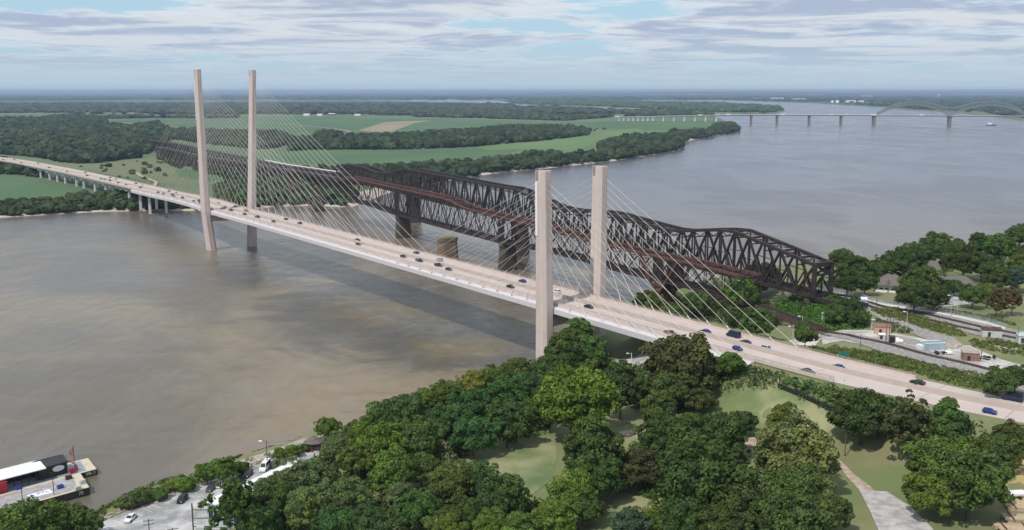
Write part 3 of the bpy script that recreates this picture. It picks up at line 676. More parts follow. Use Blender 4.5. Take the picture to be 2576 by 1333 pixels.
W = [
 ('wide dark wood on the flat far bank left of the tall towers', [(-120, 305), (0, 302), (160, 300), (267, 305), (270, 318), (330, 322), (395, 312), (434, 338), (418, 370), (385, 380), (338, 399), (225, 412), (161, 410), (96, 396), (0, 388), (-120, 382)], 12.5, 7.5, 13, WC, 1.),
 ('dark wood behind the tall towers above the trestle', [(430, 335), (500, 330), (560, 338), (700, 338), (728, 357), (700, 372), (640, 376), (520, 362), (430, 350)], 12.5, 7.5, 13, WC, 1.),
 ('line of dark woodland between the viaduct piers and the field', [(-80, 410), (0, 413), (106, 440), (103, 449), (55, 440), (-80, 436)], 10, 6.5, 10, (.03, .05, .026), 1.),
 ('belt of low bushes behind the beach under the viaduct', [(-80, 526), (58, 512), (129, 511), (209, 496), (321, 494), (411, 503), (520, 516), (520, 524), (408, 522), (321, 529), (32, 537), (-80, 542)], 6, 4.2, 6.5, (.040, .062, .026), 1.),
 ('long tree belt between the fields in the middle distance', [(728, 356), (786, 355), (818, 358), (883, 350), (1011, 344), (1187, 333), (1299, 322), (1428, 325), (1483, 331), (1476, 341), (1367, 354), (1309, 359), (1187, 370), (1000, 377), (800, 377), (728, 380)], 12, 7, 13, WC, 1.),
 ('small clump of dark trees beside the dirt road', [(790, 345), (800, 340), (850, 342), (863, 346), (815, 350)], 10, 7, 14, (.04, .062, .028), 1.),
 ('riverside wood behind the railway bridges', [(760, 436), (860, 430), (960, 430), (1000, 430), (1090, 425), (1229, 412), (1322, 400), (1386, 393), (1421, 398), (1550, 391), (1600, 378), (1710, 366), (1700, 377), (1550, 401), (1380, 420), (1250, 433), (1180, 446), (1100, 458), (1000, 470), (900, 466)], 10, 6.3, 11, WC, 1.),
 ('dense riverside wood on the point before the wide river', [(1500, 378), (1518, 366), (1573, 350), (1669, 346), (1701, 336), (1730, 348), (1724, 362), (1712, 372), (1600, 390), (1520, 396)], 11, 7, 13, WC, 1.),
 ('trees on the last point under the distant bridge', [(1690, 336), (1791, 330), (1800, 318), (1846, 312), (1862, 322), (1855, 330), (1800, 338), (1750, 347)], 11, 7, 11, WC, 1.),
 ('dark wood under the trestle between the tall towers', [(545, 478), (640, 462), (760, 468), (860, 480), (900, 490), (880, 508), (830, 514), (700, 512), (640, 519), (545, 516)], 8, 5.5, 9, (.042, .068, .03), 1.),
 ('scrubby trees on both sides of the old trestle', [(400, 400), (470, 415), (560, 440), (700, 462), (720, 470), (600, 466), (540, 446), (470, 428), (395, 410)], 13, 4.5, 7, (.045, .07, .03), .6),
 ('scattered bushes in the scrubby field', [(200, 420), (340, 405), (420, 412), (420, 455), (300, 447)], 26, 4, 5, (.06, .085, .035), .5),
 ('scattered trees in the fields before the distant bridge', [(1330, 318), (1540, 325), (1400, 345), (1250, 350)], 40, 5, 7, WC, .45),
]
ARKP = [tuple(at(x, y, 0)[:2]) for x, y in ark] + [tuple(at(1100, 258, 0)[:2]), tuple(at(900, 252, 0)[:2]), (-30000, 9000), (-30000, 1500)]
for lab, poly, spc, rr_, hh, cc, fr in W:
    X, Y = scatter(poly, 6, spc, frac=fr); dk_ = pdist(ARKP + ARKP[:1], X, Y); k = inside(ARKP, X, Y) & (dk_ > 7); X, Y, dk_ = X[k], Y[k], dk_[k]; woods('woodland', X, Y, np.minimum(5.5, dk_ / 36 * 6 - .5), rr_ * 1.05, hh, lab, cc)
# mosaic of woods from 3.5 km outward
def noise2(X, Y, s, seed):
    r = np.random.default_rng(seed); v = 0
    for k in range(5):
        f = s * 1.9 ** k; a = r.uniform(0, 6.28, 4); v = v + (np.sin(X * f + a[0] + 1.7 * np.sin(Y * f * .7 + a[1])) * np.sin(Y * f * 1.3 + a[2] + 1.3 * np.sin(X * f * .8 + a[3]))) / 1.5 ** k
    return v
def band(y0, y1, sp_, thr, seed, xl=-1.0, xr=1.0):
    X, Y = np.meshgrid(np.arange(-.60 * y1, .60 * y1, sp_), np.arange(y0, y1, sp_)); X = X.ravel() + RG.uniform(-.5, .5, X.size) * sp_; Y = Y.ravel() + RG.uniform(-.5, .5, Y.size) * sp_
    k = (np.abs(X) < .56 * Y) & (noise2(X * .6, Y * 1.6, .0011, seed) > thr); return X[k], Y[k]
ISL = [tuple(at(x, y, 0)[:2]) for x, y in [(1560, 271), (1700, 281), (1850, 286), (1960, 284), (1978, 279), (1966, 273), (1920, 268), (1800, 262), (1600, 258), (1400, 252), (1250, 252), (1300, 262)]]
FARP = [tuple(at(x, y, 0)[:2]) for x, y in [(900, 249), (1100, 250), (1500, 250), (1750, 247.5), (1830, 252), (1920, 255), (2010, 258), (2080, 262), (2180, 268), (2260, 275), (2370, 282), (2450, 289), (2520, 297), (2600, 308), (2900, 345)]] + [(9000, 3000), (60000, 12000), (60000, 85000), (-60000, 85000), (-60000, 9500), (-12000, 8700)]
clear = [[(230, 312), (380, 296), (480, 298), (600, 297), (640, 292), (900, 292), (1180, 297), (1420, 304), (1560, 294), (1840, 292), (1850, 330), (1200, 400), (600, 360), (430, 340), (270, 320)], [(1300, 283), (1450, 281), (1620, 287), (1560, 295), (1400, 295)], [(20, 338), (60, 318), (165, 318), (150, 334)], [(-80, 286), (100, 284), (190, 290), (100, 299), (-80, 300)], [(640, 286), (900, 286), (960, 290), (700, 292)]]
CLR = [[tuple(at(x, y, 6)[:2]) for x, y in c_] for c_ in clear]
def nb(X, Y, poly, d=25): return inside(poly, X, Y) & (pdist(poly + poly[:1], X, Y) > d)
def farclear(X, Y):
    d = Y * cp + (CAM_Z - 6) * sp; u = Y * sp - (CAM_Z - 6) * cp; px = CX + F_PX * X / d; py = CY - F_PX * u / d
    r = (px > 1935) & (px < 2330) & (py > 244.5) & (py < 265)
    return ~(r & (RG.uniform(0, 1, X.shape) < .82))
X, Y = band(2700, 5200, 19, -.02, 3); k = nb(X, Y, ARKP) 
for c_ in CLR: k &= ~inside(c_, X, Y)
left_ok = ~((Y < 3300) & (X > -.22 * Y)); k &= left_ok
woods('distant_woods', X[k], Y[k], np.full(k.sum(), 5.), 12, 15, 'patchwork of woods on the far flat land beyond the fields', (.048, .070, .038), ICO1, .3)
X, Y = band(4600, 9500, 40, -.05, 9); k = nb(X, Y, ARKP, 40) & (Y > 5200)
woods('distant_woods', X[k], Y[k], np.full(k.sum(), 5.), 25, 17, 'hazy woods towards the horizon left of the river', (.046, .066, .038), ICO1, .3)
X, Y = band(3200, 12000, 34, -1.5, 5); k = nb(X, Y, ISL, 30)
woods('distant_woods', X[k], Y[k], np.full(k.sum(), 4.), 22, 17, 'solid green wood covering the island upriver', (.055, .088, .036), ICO1, .3)
X, Y = band(2800, 14000, 44, -.15, 12); k = nb(X, Y, FARP, 60) & ~((Y > 5200) & (Y < 6300) & (X > 1900) & (X < 3100) & (RG.uniform(0, 1, X.size) < .8))
k &= farclear(X, Y)
woods('distant_woods', X[k], Y[k], np.full(k.sum(), 5.), 27, 19, 'hazy woods on the far shore behind the arched bridge', (.040, .060, .036), ICO1, .3)
X, Y = band(2600, 4200, 17, -2.5, 4); k = nb(X, Y, FARP, 22) & (pdist(FARP[8:15], X, Y) < 260)
woods('distant_woods', X[k], Y[k], np.full(k.sum(), 5.), 11, 16, 'trees lining the far shore below the second arch', (.038, .060, .030), ICO1, .3)
X, Y = band(14000, 24000, 150, 0, 31); woods('distant_woods', X, Y, np.full(X.shape, 5.), 110, 24, 'thin bands of woods just under the horizon', (.05, .07, .04), ICO1, .3)
# ---- thickets on the near side (nobody could count the bushes)
def thicket(poly_px, h0, label, colr, spacing=3.0, size=1.9, hgt=1.6, name='thicket', zofs=0.0):
    pts = [gat(x, y, h0) for x, y in poly_px]; P = np.array([(p.x, p.y) for p in pts]); x0, y0 = P.min(0); x1, y1 = P.max(0)
    X, Y = np.meshgrid(np.arange(x0, x1, spacing), np.arange(y0, y1, spacing)); X = X.ravel() + RG.uniform(-.5, .5, X.size) * spacing; Y = Y.ravel() + RG.uniform(-.5, .5, Y.size) * spacing
    k = inside(P, X, Y); X = X[k]; Y = Y[k]; Z = ground_z(X, Y)
    k = Z > .8; X, Y, Z = X[k], Y[k], Z[k]; n = len(X)
    if n == 0: return
    per = 34; u = RG.normal(size=(n, per, 3)); u /= np.linalg.norm(u, axis=2)[..., None]; u[..., 2] = np.abs(u[..., 2])
    s = size * RG.uniform(.6, 1.3, n); C = np.stack([X, Y, Z + zofs], 1)[:, None, :] + u * (s[:, None, None] * np.array([1, 1, hgt / size * 1.1]))
    C = C.reshape(-1, 3); u = u.reshape(-1, 3); nn = u + RG.normal(size=u.shape) * .45; nn /= np.linalg.norm(nn, axis=1)[:, None]
    V = leafquads(C, nn, .16 * size + .12); A = np.repeat(RG.uniform(.65, 1.35, n), per) * RG.uniform(.75, 1.3, n * per)
    o = meshobj(name, npmesh(name, V, np.arange(len(V)).reshape(-1, 4), A), M['leaf'], None, colr); tag(o, label, 'bushes', kind='stuff')
G = GCOL
thicket([(60, 1345), (250, 1335), (262, 1292), (330, 1264), (480, 1222), (590, 1180), (590, 1168), (470, 1200), (330, 1240), (270, 1270), (150, 1290)], 0, 'green weeds and brush on the bank below the lot rail', (.085, .14, .04), 2.2, 1.2, .9)
thicket([(590, 1180), (700, 1150), (790, 1120), (790, 1112), (690, 1140), (590, 1170)], 0, 'patchy brush among the riprap beside the gazebo', (.085, .14, .04), 3.2, 1.3, 1.0)
thicket([(840, 1120), (900, 1085), (1060, 1020), (1200, 965), (1330, 935), (1430, 885), (1520, 900), (1600, 960), (1560, 1000), (1400, 1060), (1340, 1100), (1180, 1140), (1120, 1190), (1000, 1230), (900, 1260), (800, 1240), (760, 1200)], 0, 'dark undergrowth filling the wooded slope above the river', G['dark'], 3.2, 2.4, 2.6)
thicket([(640, 1333), (700, 1290), (800, 1260), (1000, 1260), (1150, 1240), (1300, 1260), (1400, 1280), (1450, 1345), (1000, 1345), (640, 1345)], 0, 'undergrowth between the trees along the bottom edge', G['dark'], 3.0, 2.2, 2.4)
thicket([(1530, 1170), (1640, 1100), (1850, 1110), (1900, 1180), (1930, 1345), (1700, 1345), (1660, 1260), (1560, 1230)], 0, 'dark undergrowth below the dark park trees', G['dark'], 3.2, 2.2, 2.2)
thicket([(1560, 945), (1640, 900), (1790, 905), (1800, 960), (1780, 1000), (1700, 1040), (1600, 1040)], 0, 'undergrowth under the olive tree beside the deck', G['dark'], 3.0, 2.2, 2.2)
thicket([(1790, 905), (1830, 900), (1960, 938), (2100, 975), (2110, 1000), (2030, 985), (1950, 968), (1820, 975), (1790, 960)], 1, 'bushy green hedge sloping up to the near edge of the highway', (.075, .125, .04), 2.3, 1.9, 1.9)
thicket([(1950, 968), (2110, 1000), (2110, 1034), (2030, 1000), (1960, 972)], 1, 'green brush behind the low black wall', (.06, .10, .035), 2.3, 1.7, 1.6)
thicket([(2110, 1010), (2230, 1000), (2420, 1060), (2600, 1085), (2600, 1120), (2480, 1110), (2300, 1100), (2130, 1070)], 1, 'green hedge along the highway at the right edge', (.055, .10, .032), 2.6, 2.0, 2.2)
thicket([(1950, 770), (2010, 745), (2060, 740), (2120, 760), (2180, 790), (2190, 825), (2090, 835), (2020, 815), (1960, 800)], 0, 'bright green vine thicket between the two tracks', (.075, .165, .032), 2.6, 2.2, 2.2)
thicket([(1580, 770), (1700, 745), (1880, 740), (1960, 775), (1960, 800), (1930, 840), (1800, 810), (1700, 800)], 0, 'olive scrub on the bank below the rusty bridge', (.085, .115, .04), 3.2, 2.1, 1.7)
thicket([(2050, 714), (2130, 708), (2230, 697), (2330, 671), (2430, 651), (2520, 635), (2590, 620), (2590, 640), (2440, 672), (2330, 698), (2200, 720), (2100, 730), (2060, 726)], 0, 'dark brush along the river bank behind the houses', G['dark'], 4, 2.6, 2.6)
thicket([(2190, 777), (2260, 775), (2330, 800), (2400, 820), (2430, 845), (2390, 845), (2300, 820), (2215, 795)], 0, 'strip of yellow green weeds below the main tracks', (.135, .165, .045), 1.9, 1.1, .8)
thicket([(2440, 855), (2520, 855), (2600, 875), (2600, 900), (2500, 885), (2440, 868)], 0, 'weeds right of the sheds at the right edge', (.12, .155, .045), 1.9, 1.1, .8)
thicket([(2030, 880), (2100, 872), (2250, 895), (2330, 915), (2480, 945), (2500, 990), (2400, 968), (2300, 940), (2150, 905), (2050, 892)], 0, 'long slope of weeds between the lower track and the highway', (.115, .155, .045), 1.9, 1.2, .9)
thicket([(2180, 800), (2260, 815), (2310, 835), (2270, 838), (2200, 822)], 0, 'low green weeds beside the tan shed', (.10, .15, .04), 2, 1.1, .8)
thicket([(2250, 755), (2400, 780), (2560, 815), (2560, 822), (2400, 788), (2250, 762)], 0, 'grass and weeds between the fence and the main tracks', (.12, .145, .055), 1.9, .9, .55)
# ================================================================ GROUND SHEETS OF THE NEAR SIDE
def drape(name, px, mat, lift=.12, step=2.5, h=0):
    """a sheet that follows the ground inside an outline"""
    pts = np.array([tuple(gat(x, y, h)[:2]) for x, y in px]); bm = bmesh.new()
    from mathutils.geometry import tessellate_polygon
    out = []; n = len(pts)
    for i in range(n):
        a, b = pts[i], pts[(i + 1) % n]; k = max(1, int(np.hypot(*(b - a)) / step)); out += [a + (b - a) * j / k for j in range(k)]
    vs = [bm.verts.new((p[0], p[1], 0)) for p in out]; f = bm.faces.new(vs)
    x0, y0 = pts.min(0); x1, y1 = pts.max(0)
    for ax, lo, hi in ((0, x0, x1), (1, y0, y1)):
        for c_ in np.arange(lo + step, hi, step):
            no = (1, 0, 0) if ax == 0 else (0, 1, 0); co = (c_, 0, 0) if ax == 0 else (0, c_, 0)
            bmesh.ops.bisect_plane(bm, geom=bm.verts[:] + bm.edges[:] + bm.faces[:], plane_co=co, plane_no=no, dist=1e-5)
    bmesh.ops.triangulate(bm, faces=bm.faces)
    co = np.array([v.co[:2] for v in bm.verts]); z = ground_z(co[:, 0], co[:, 1]) + lift
    for v, q in zip(bm.verts, z): v.co.z = q
    bmesh.ops.recalc_face_normals(bm, faces=bm.faces)
    me = bpy.data.meshes.new(name); bm.to_mesh(me); bm.free(); me.polygons.foreach_set('use_smooth', [True] * len(me.polygons))
    return tag(meshobj(name, me, mat), kind='structure')
drape('parking_lot', [(235, 1345), (262, 1312), (322, 1286), (360, 1272), (470, 1229), (590, 1186), (660, 1164), (700, 1150), (780, 1124), (830, 1112), (845, 1118), (800, 1145), (700, 1190), (640, 1230), (600, 1290), (570, 1345)], M['asphalt'], .14)
drape('meadow', [(1120, 1190), (1160, 1150), (1260, 1110), (1345, 1090), (1400, 1095), (1400, 1150), (1390, 1205), (1340, 1245), (1300, 1235), (1240, 1205), (1180, 1195)], M['mown'])
drape('meadow', [(1545, 1075), (1580, 1055), (1640, 1060), (1650, 1100), (1590, 1120), (1560, 1150), (1545, 1120)], M['mown'])
drape('meadow', [(1790, 975), (1850, 968), (1950, 970), (2010, 990), (2100, 1038), (2098, 1090), (1950, 1100), (1880, 1060), (1810, 1010), (1780, 1000)], M['mown'])
drape('meadow', [(1520, 1290), (1560, 1240), (1640, 1255), (1650, 1290), (1560, 1345), (1500, 1345)], M['mown'])
drape('dirt_patch', [(1555, 1085), (1640, 1078), (1645, 1098), (1560, 1104)], M['dirt'], .2)
drape('dirt_patch', [(1860, 1105), (1905, 1100), (1915, 1122), (1870, 1126)], M['dirt'], .2)
drape('gravel_drive', [(2160, 1231), (2200, 1236), (2232, 1238), (2290, 1275), (2345, 1330), (2355, 1348), (2215, 1348), (2190, 1290)], M['road'], .2)
drape('dirt_path', [(2098, 1160), (2112, 1158), (2150, 1195), (2190, 1225), (2200, 1236), (2160, 1231), (2130, 1200)], M['dirt'], .16)
drape('dry_field', [(2540, 1170), (2560, 1120), (2640, 1090), (2640, 1345), (2560, 1270), (2530, 1225)], M['dry'], .14)
drape('rail_yard', [(2060, 845), (2120, 830), (2210, 832), (2310, 850), (2380, 868), (2440, 870), (2520, 905), (2640, 940), (2640, 1000), (2470, 940), (2300, 895), (2200, 872), (2120, 858), (2070, 868)], M['gravel'], .14)
drape('dirt_track', [(2180, 778), (2250, 800), (2330, 828), (2400, 850), (2420, 868), (2370, 872), (2300, 842), (2230, 812), (2180, 788)], M['ballast'], .22)
drape('gravel_lot', [(2000, 850), (2060, 838), (2080, 850), (2050, 872), (2000, 868), (1985, 860)], M['gravel'], .16)
drape('lawn', [(2480, 640), (2576, 628), (2640, 640), (2640, 690), (2520, 672), (2490, 658)], M['mown'], .2)
drape('lawn', [(2340, 700), (2400, 690), (2420, 705), (2350, 712)], M['mown'], .2)
drape('house_court', [(2300, 745), (2370, 738), (2440, 742), (2450, 765), (2380, 772), (2310, 762)], M['asphalt'], .16)
drape('path', [(2480, 648), (2576, 640), (2640, 640), (2640, 646), (2576, 645), (2482, 653)], M['gravel'], .26)
drape('yard_pavement', [(1545, 905), (1640, 880), (1665, 900), (1600, 935), (1550, 930)], M['asphalt'], .2)
drape('ballast', [(2020, 722), (2110, 735), (2300, 775), (2450, 810), (2640, 845), (2640, 885), (2450, 842), (2280, 795), (2120, 757), (2010, 735)], M['ballast'], .2)
drape('worn_patch', [(2200, 838), (2260, 846), (2330, 860), (2360, 872), (2300, 868), (2230, 856)], M['ballast'], .19)
drape('ballast', [(2085, 833), (2220, 854), (2340, 884), (2500, 935), (2640, 975), (2640, 1000), (2480, 955), (2330, 915), (2200, 880), (2080, 845)], M['ballast'], .24)
tag(bpy.data.objects['ballast'], kind='structure')
drape('river_bank', [(560, 1184), (586, 1163), (690, 1132), (759, 1104), (812, 1095), (880, 1088), (860, 1118), (780, 1131), (700, 1157), (600, 1192)], M['rock'], .12)
# ---- tracks
def gpath(px, st=4.0, h=0):
    P = [gat(x, y, h) for x, y in px]; out = []
    for a, b in zip(P[:-1], P[1:]):
        k = max(1, int((b - a).length / st)); out += [a.lerp(b, j / k) for j in range(k)]
    out.append(P[-1]); return [Vector((p.x, p.y, gz(p.x, p.y))) for p in out]
def lats(P):
    L_ = []
    for i in range(len(P)):
        d = P[min(i + 1, len(P) - 1)] - P[max(i - 1, 0)]; d = Vector((d.x, d.y)).normalized(); L_.append(Vector((-d.y, d.x)))
    return L_
def track(px, label):
    P = gpath(px); la = lats(P); e = empty('railway_track', P[0], label, 'track', 'railway tracks')
    mb = MB()
    for s in (-.75, .75): mb.sweep(P, la, [(s - .1, .55), (s + .1, .55), (s + .1, .3), (s - .1, .3)])
    mb.build('rail', M['ironrail'], e)
    mb = MB()
    for i in range(len(P) - 1):
        for j in range(5):
            p = P[i].lerp(P[i + 1], j / 5); mb.bar(p + Vector((*la[i] * -1.4, .34)), p + Vector((*la[i] * 1.4, .34)), .45, .2)
    mb.build('sleeper', M['dark'], e)
track([(2058, 730), (2110, 743), (2180, 758), (2285, 783), (2395, 806), (2480, 826), (2620, 852)], 'farther of the two main railway tracks running right from the dark bridge')
track([(2048, 740), (2105, 754), (2182, 769), (2285, 794), (2395, 819), (2465, 834), (2620, 866)], 'nearer of the two main railway tracks running right from the dark bridge')
track([(2062, 832), (2131, 843), (2165, 852), (2290, 882), (2395, 908), (2505, 935), (2620, 968)], 'single lower railway track leaving the rusty trestle')
# ================================================================ CABLE-STAYED BRIDGE
PTH = [Vector((p.x, p.y, deckz((p - C2).dot(U2)))) for p in CL]; LAT = lats(PTH); LAT = [l if l.dot(N2) > 0 else -l for l in LAT]     # lateral points to the near side
sv = [(p.xy - C2).dot(U2) for p in PTH]
S_T = (-776.0, -340.0)
s_w = (on_deck(345, 478, -1).xy - C2).dot(U2)
s_e = (at(2000, 888, 32).xy - C2).dot(U2)
print('span', s_w, s_e)
def idx(a, b): return [i for i, s in enumerate(sv) if a <= s <= b]
# resample the path densely inside the stayed part
def sub(a, b, st):
    out = []
    for i in range(len(PTH) - 1):
        s0, s1 = sv[i], sv[i + 1]
        k = max(1, int((s1 - s0) / st))
        for j in range(k):
            t = j / k; s = s0 + (s1 - s0) * t
            if a <= s <= b: out.append((PTH[i].lerp(PTH[i + 1], t), LAT[i].lerp(LAT[i + 1], t).normalized(), s))
    return out
bridge = empty('cable_stayed_bridge', (*sline(-560), 0), 'pale cable stayed highway bridge with two pairs of tall tower legs crossing the river', 'bridge')
def half(s, far=False):
    return float(np.interp(s, [-1100, -950, -200, -150, 0], [13.2, 12.4, 12.2, 11.2, 10.6]))
full = sub(-2000, 200, 8); fp = [a for a, _, _ in full]; fl = [b for _, b, _ in full]; fs = [c for _, _, c in full]
mb = MB(); mb.sweep(fp, fl, lambda i: [(-half(fs[i]), 0), (half(fs[i]), 0), (half(fs[i]) - .4, -1.0), (-half(fs[i]) + .4, -1.0)]); road = mb.build('road_deck', M['deck'], bridge); road['org'] = tuple(bridge.location)
mb = MB(); mb.sweep(fp, fl, [(-.75, .01), (-.45, 1.5), (.45, 1.5), (.75, .01)], closed=False); mb.build('median_barrier', M['median'], bridge)
for sd in (-1, 1):
    seg = [(p, l, s) for p, l, s in full if s < (-192 if sd > 0 else -175)]; P, Lx, Sx = zip(*seg)
    mb = MB(); mb.sweep(P, Lx, lambda i: [(sd * (half(Sx[i]) - .3), .0), (sd * (half(Sx[i]) - .3), 1.0), (sd * (half(Sx[i]) + .1), 1.0), (sd * (half(Sx[i]) + .1), -.2)]); mb.build('parapet', M['deck'], bridge)
    mb = MB()
    for hz in (1.3, 1.65): mb.sweep(P, Lx, lambda i: [(sd * (half(Sx[i]) - .15), hz), (sd * (half(Sx[i]) - .02), hz), (sd * (half(Sx[i]) - .02), hz + .12), (sd * (half(Sx[i]) - .15), hz + .12)])
    for p, l, s in seg:
        for k in (0, 4):
            q = p + Vector((*(U2 * k), 0)); q = q + Vector((*(l * sd * (half(s) - .1)), 0)); mb.box(q + Vector((0, 0, 1.35)), (.14, .14, .75))
    mb.build('railing', M['rail'], bridge)
# lane lines (thin painted strips) only on the approach viaduct, where the photo shows them
seg = [x for x in full if x[2] < s_w]
mb = MB()
for o in (-8.2, 8.2, 1.6, -1.6): mb.sweep([a for a, _, _ in seg], [b for _, b, _ in seg], [(o - .12, .02), (o + .12, .02)], closed=False)
mb.build('lane_line', M['rail'], bridge)
wear = simple('tyre_worn_concrete', (.485, .408, .372), .8, var=.06, scale=.15); mb = MB()
for o in (-10.0, -7.2, -4.6, 4.6, 7.2, 10.0):
    for w_ in (-.8, .8): mb.sweep(fp, fl, [(o + w_ - .33, .006), (o + w_ + .33, .006)], closed=False)
mb.build('wheel_track', wear, bridge); mb = MB()
for i in range(3, len(fp), 9): mb.sweep([fp[i], fp[i] + Vector((*(U2 * .35), 0))], [fl[i], fl[i]], [(-half(fs[i]) + .6, .011), (-.9, .011)], closed=False); mb.sweep([fp[i], fp[i] + Vector((*(U2 * .35), 0))], [fl[i], fl[i]], [(.9, .011), (half(fs[i]) - .6, .011)], closed=False)
j_ = mb.build('expansion_joint', M['rail'], bridge)
# edge girders, walkway and floor beams of the stayed part
st = [x for x in sub(s_w - 6, s_e + 3, 6)]; P, Lx, Sx = zip(*st)
for sd in (-1, 1):
    mb = MB(); mb.sweep(P, Lx, [(sd * 12.3, -.25), (sd * 14.0, -.25), (sd * 15.3, -.9), (sd * 15.3, -3.1), (sd * 14.6, -3.4), (sd * 13.6, -3.1), (sd * 13.4, -1.1), (sd * 12.3, -1.0)]); mb.build('edge_girder', M['girder'], bridge)
mb = MB()
for p, l, s in st: mb.bar(p + Vector((*(l * -13.6), -1.9)), p + Vector((*(l * 13.6), -1.9)), .5, 1.7)
mb.build('floor_beam', M['girder'], bridge)
# approach girders and piers
seg = [x for x in full if x[2] <= s_w]
mb = MB()
for o in (-9, -3, 3, 9): mb.sweep([a for a, _, _ in seg], [b for _, b, _ in seg], [(o - .35, -1.0), (o + .35, -1.0), (o + .35, -3.2), (o - .35, -3.2)])
mb.build('approach_girder', M['girder'], bridge)
seg = [x for x in full if x[2] >= s_e - 3]
mb = MB()
for o in (-8, -3, 3, 8): mb.sweep([a for a, _, _ in seg], [b for _, b, _ in seg], [(o - .35, -1.0), (o + .35, -1.0), (o + .35, -2.8), (o - .35, -2.8)])
mb.build('approach_girder', M['girder'], bridge)
for xp in (36, 57, 78, 101, 123, 142, 164, 190, 211, 238, 263, 288, 327, 350, 373, 394, 425):
    # find the point of the centre line under that column of the photo
    i = min(range(len(full)), key=lambda k: abs(proj(full[k][0] + Vector((*(full[k][1] * 8), -6)))[0] - xp)); p, l, s = full[i]
    if s > s_w + 60: continue
    mb = MB()
    for o in (-8, 8):
        q = p + Vector((*(l * o), 0)); zt_ = p.z - 4.4; mb.box((q.x, q.y, (zt_ + 2) / 2), (2.1, 2.1, zt_ - 2), math.atan2(l.y, l.x))
    mb.bar(p + Vector((*(l * -11), -3.9)), p + Vector((*(l * 11), -3.9)), 2.0, 1.4); mb.build('approach_pier', M['panel'], bridge)
# towers
def leg(sT, sd, o0, o1, o2, top, wb, wt, lab):
    """six sided tapering leg; offsets at water, deck and top"""
    org = sline(sT, sd * o1)
    def ring(z, grow=1.0, dn=0.0):
        t = z / top; o = np.interp(z, [0, RZ, top], [o0, o1, o2]); c = sline(sT, sd * o); a = (wb + (wt - wb) * t) * grow; b = a * .78; k = a * .17
        q = []
        for u_, n_ in ((-a / 2, -b / 2 + k), (-a / 2 + k, -b / 2), (a / 2 - k, -b / 2), (a / 2, -b / 2 + k), (a / 2, b / 2 - k), (a / 2 - k, b / 2), (-a / 2 + k, b / 2), (-a / 2, b / 2 - k)):
            v = c + U2 * u_ + N2 * (n_ * sd * -1 if False else n_); q.append((v.x, v.y, z))
        return q, c, a, b
    return ring
def tower_leg(sT, sd, o0, o1, o2, top, wb, wt, lab):
    ring = leg(sT, sd, o0, o1, o2, top, wb, wt, lab); mb = MB(); zs = [-3, RZ, top * .5 + 10, top - 4.6]
    k0 = 0
    for z in zs: mb.v += ring(z)[0]
    for i in range(len(zs) - 1):
        for j in range(8): a = i * 8 + j; b = i * 8 + (j + 1) % 8; mb.f.append((a, b, b + 8, a + 8))
    mb.f.append(tuple(range(24, 32)))
    # the head is split by a slot: two upstands
    q, c, a, b = ring(top - 4.5)
    k_ = a * .17
    for prof in ([(-.30 * a, b / 2), (-.33 * a, b / 2), (-.495 * a, b / 2 - k_), (-.495 * a, -b / 2 + k_), (-.33 * a, -b / 2), (-.30 * a, -b / 2)], [(-.03 * a, -b / 2), (.33 * a, -b / 2), (.495 * a, -b / 2 + k_), (.495 * a, b / 2 - k_), (.33 * a, b / 2), (-.03 * a, b / 2)]):
        pts = [c + U2 * u_ + N2 * (n_ * .99) for u_, n_ in prof]
        mb.prism(pts, top - 4.62, top)
    lg = mb.build('tower_leg', M['concrete'], bridge); lg['label'] = lab; lg['org'] = tuple(bridge.location)
    # anchor slots on the two faces the cables leave from
    z0, z1 = (84, 136) if top > 120 else (55, 88); mb = MB()
    for e in (-1, 1):
        _, c0, a0, _ = ring(z0); _, c1, a1, _ = ring(z1)
        for g_ in (-.55, .55): mb.bar((*(c0 + U2 * (e * a0 / 2) + N2 * g_), z0), (*(c1 + U2 * (e * a1 / 2) + N2 * g_), z1), .22, .22)
    mb.build('anchor_slot', M['median'], lg)
    mb = MB()
    for g_ in (-.30, -.03):
        _, c0, a0, b0 = ring(0); _, c1, a1, b1 = ring(RZ); _, c2, a2, b2 = ring(top - 4.7)
        for (ca_, aa, ba, za), (cb_, ab, bb, zb_) in (((c0, a0, b0, 0), (c1, a1, b1, RZ)), ((c1, a1, b1, RZ), (c2, a2, b2, top - 4.7))): mb.bar((*(ca_ + U2 * (g_ * aa) + N2 * (ba / 2)), za), (*(cb_ + U2 * (g_ * ab) + N2 * (bb / 2)), zb_), .13, .09, up=(*N2, 0))
    mb.build('recess_shade_line', M['median'], lg)  # raised darker strips that paint shaded recess lines on the face
    return ring
LEGS = {('tall', 1): (-778.4, dict(o0=15.5, o1=19, o2=19.6, top=141.5, wb=8.4, wt=5.6)), ('tall', -1): (-777.8, dict(o0=17.5, o1=19, o2=24.6, top=141.5, wb=8.2, wt=5.5)),
        ('short', 1): (-338.2, dict(o0=17.5, o1=17.8, o2=19.0, top=91.5, wb=7.9, wt=6.7)), ('short', -1): (-344.3, dict(o0=17.5, o1=17.8, o2=18.2, top=91.5, wb=7.9, wt=6.7))}
T1, T2 = LEGS[('tall', 1)][1], LEGS[('short', 1)][1]
rings = {}
for (sT, T, nm) in ((S_T[0], T1, 'tall'), (S_T[1], T2, 'short')):
    for sd, sn in ((1, 'near'), (-1, 'far')):
        T = LEGS[(nm, sd)][1]; rings[(nm, sd)] = tower_leg(LEGS[(nm, sd)][0], sd, T['o0'], T['o1'], T['o2'], T['top'], T['wb'], T['wt'], '%s leg of the %s tower pair' % (sn, 'taller left' if nm == 'tall' else 'shorter right'))
    mb = MB(); a = sline(LEGS[(nm, -1)][0], -17.5); b_ = sline(LEGS[(nm, 1)][0], 17.5); mb.bar((*a, RZ - 7), (*b_, RZ - 7), 5.0, 4.2); mb.build('cross_beam', M['concrete'], bridge)
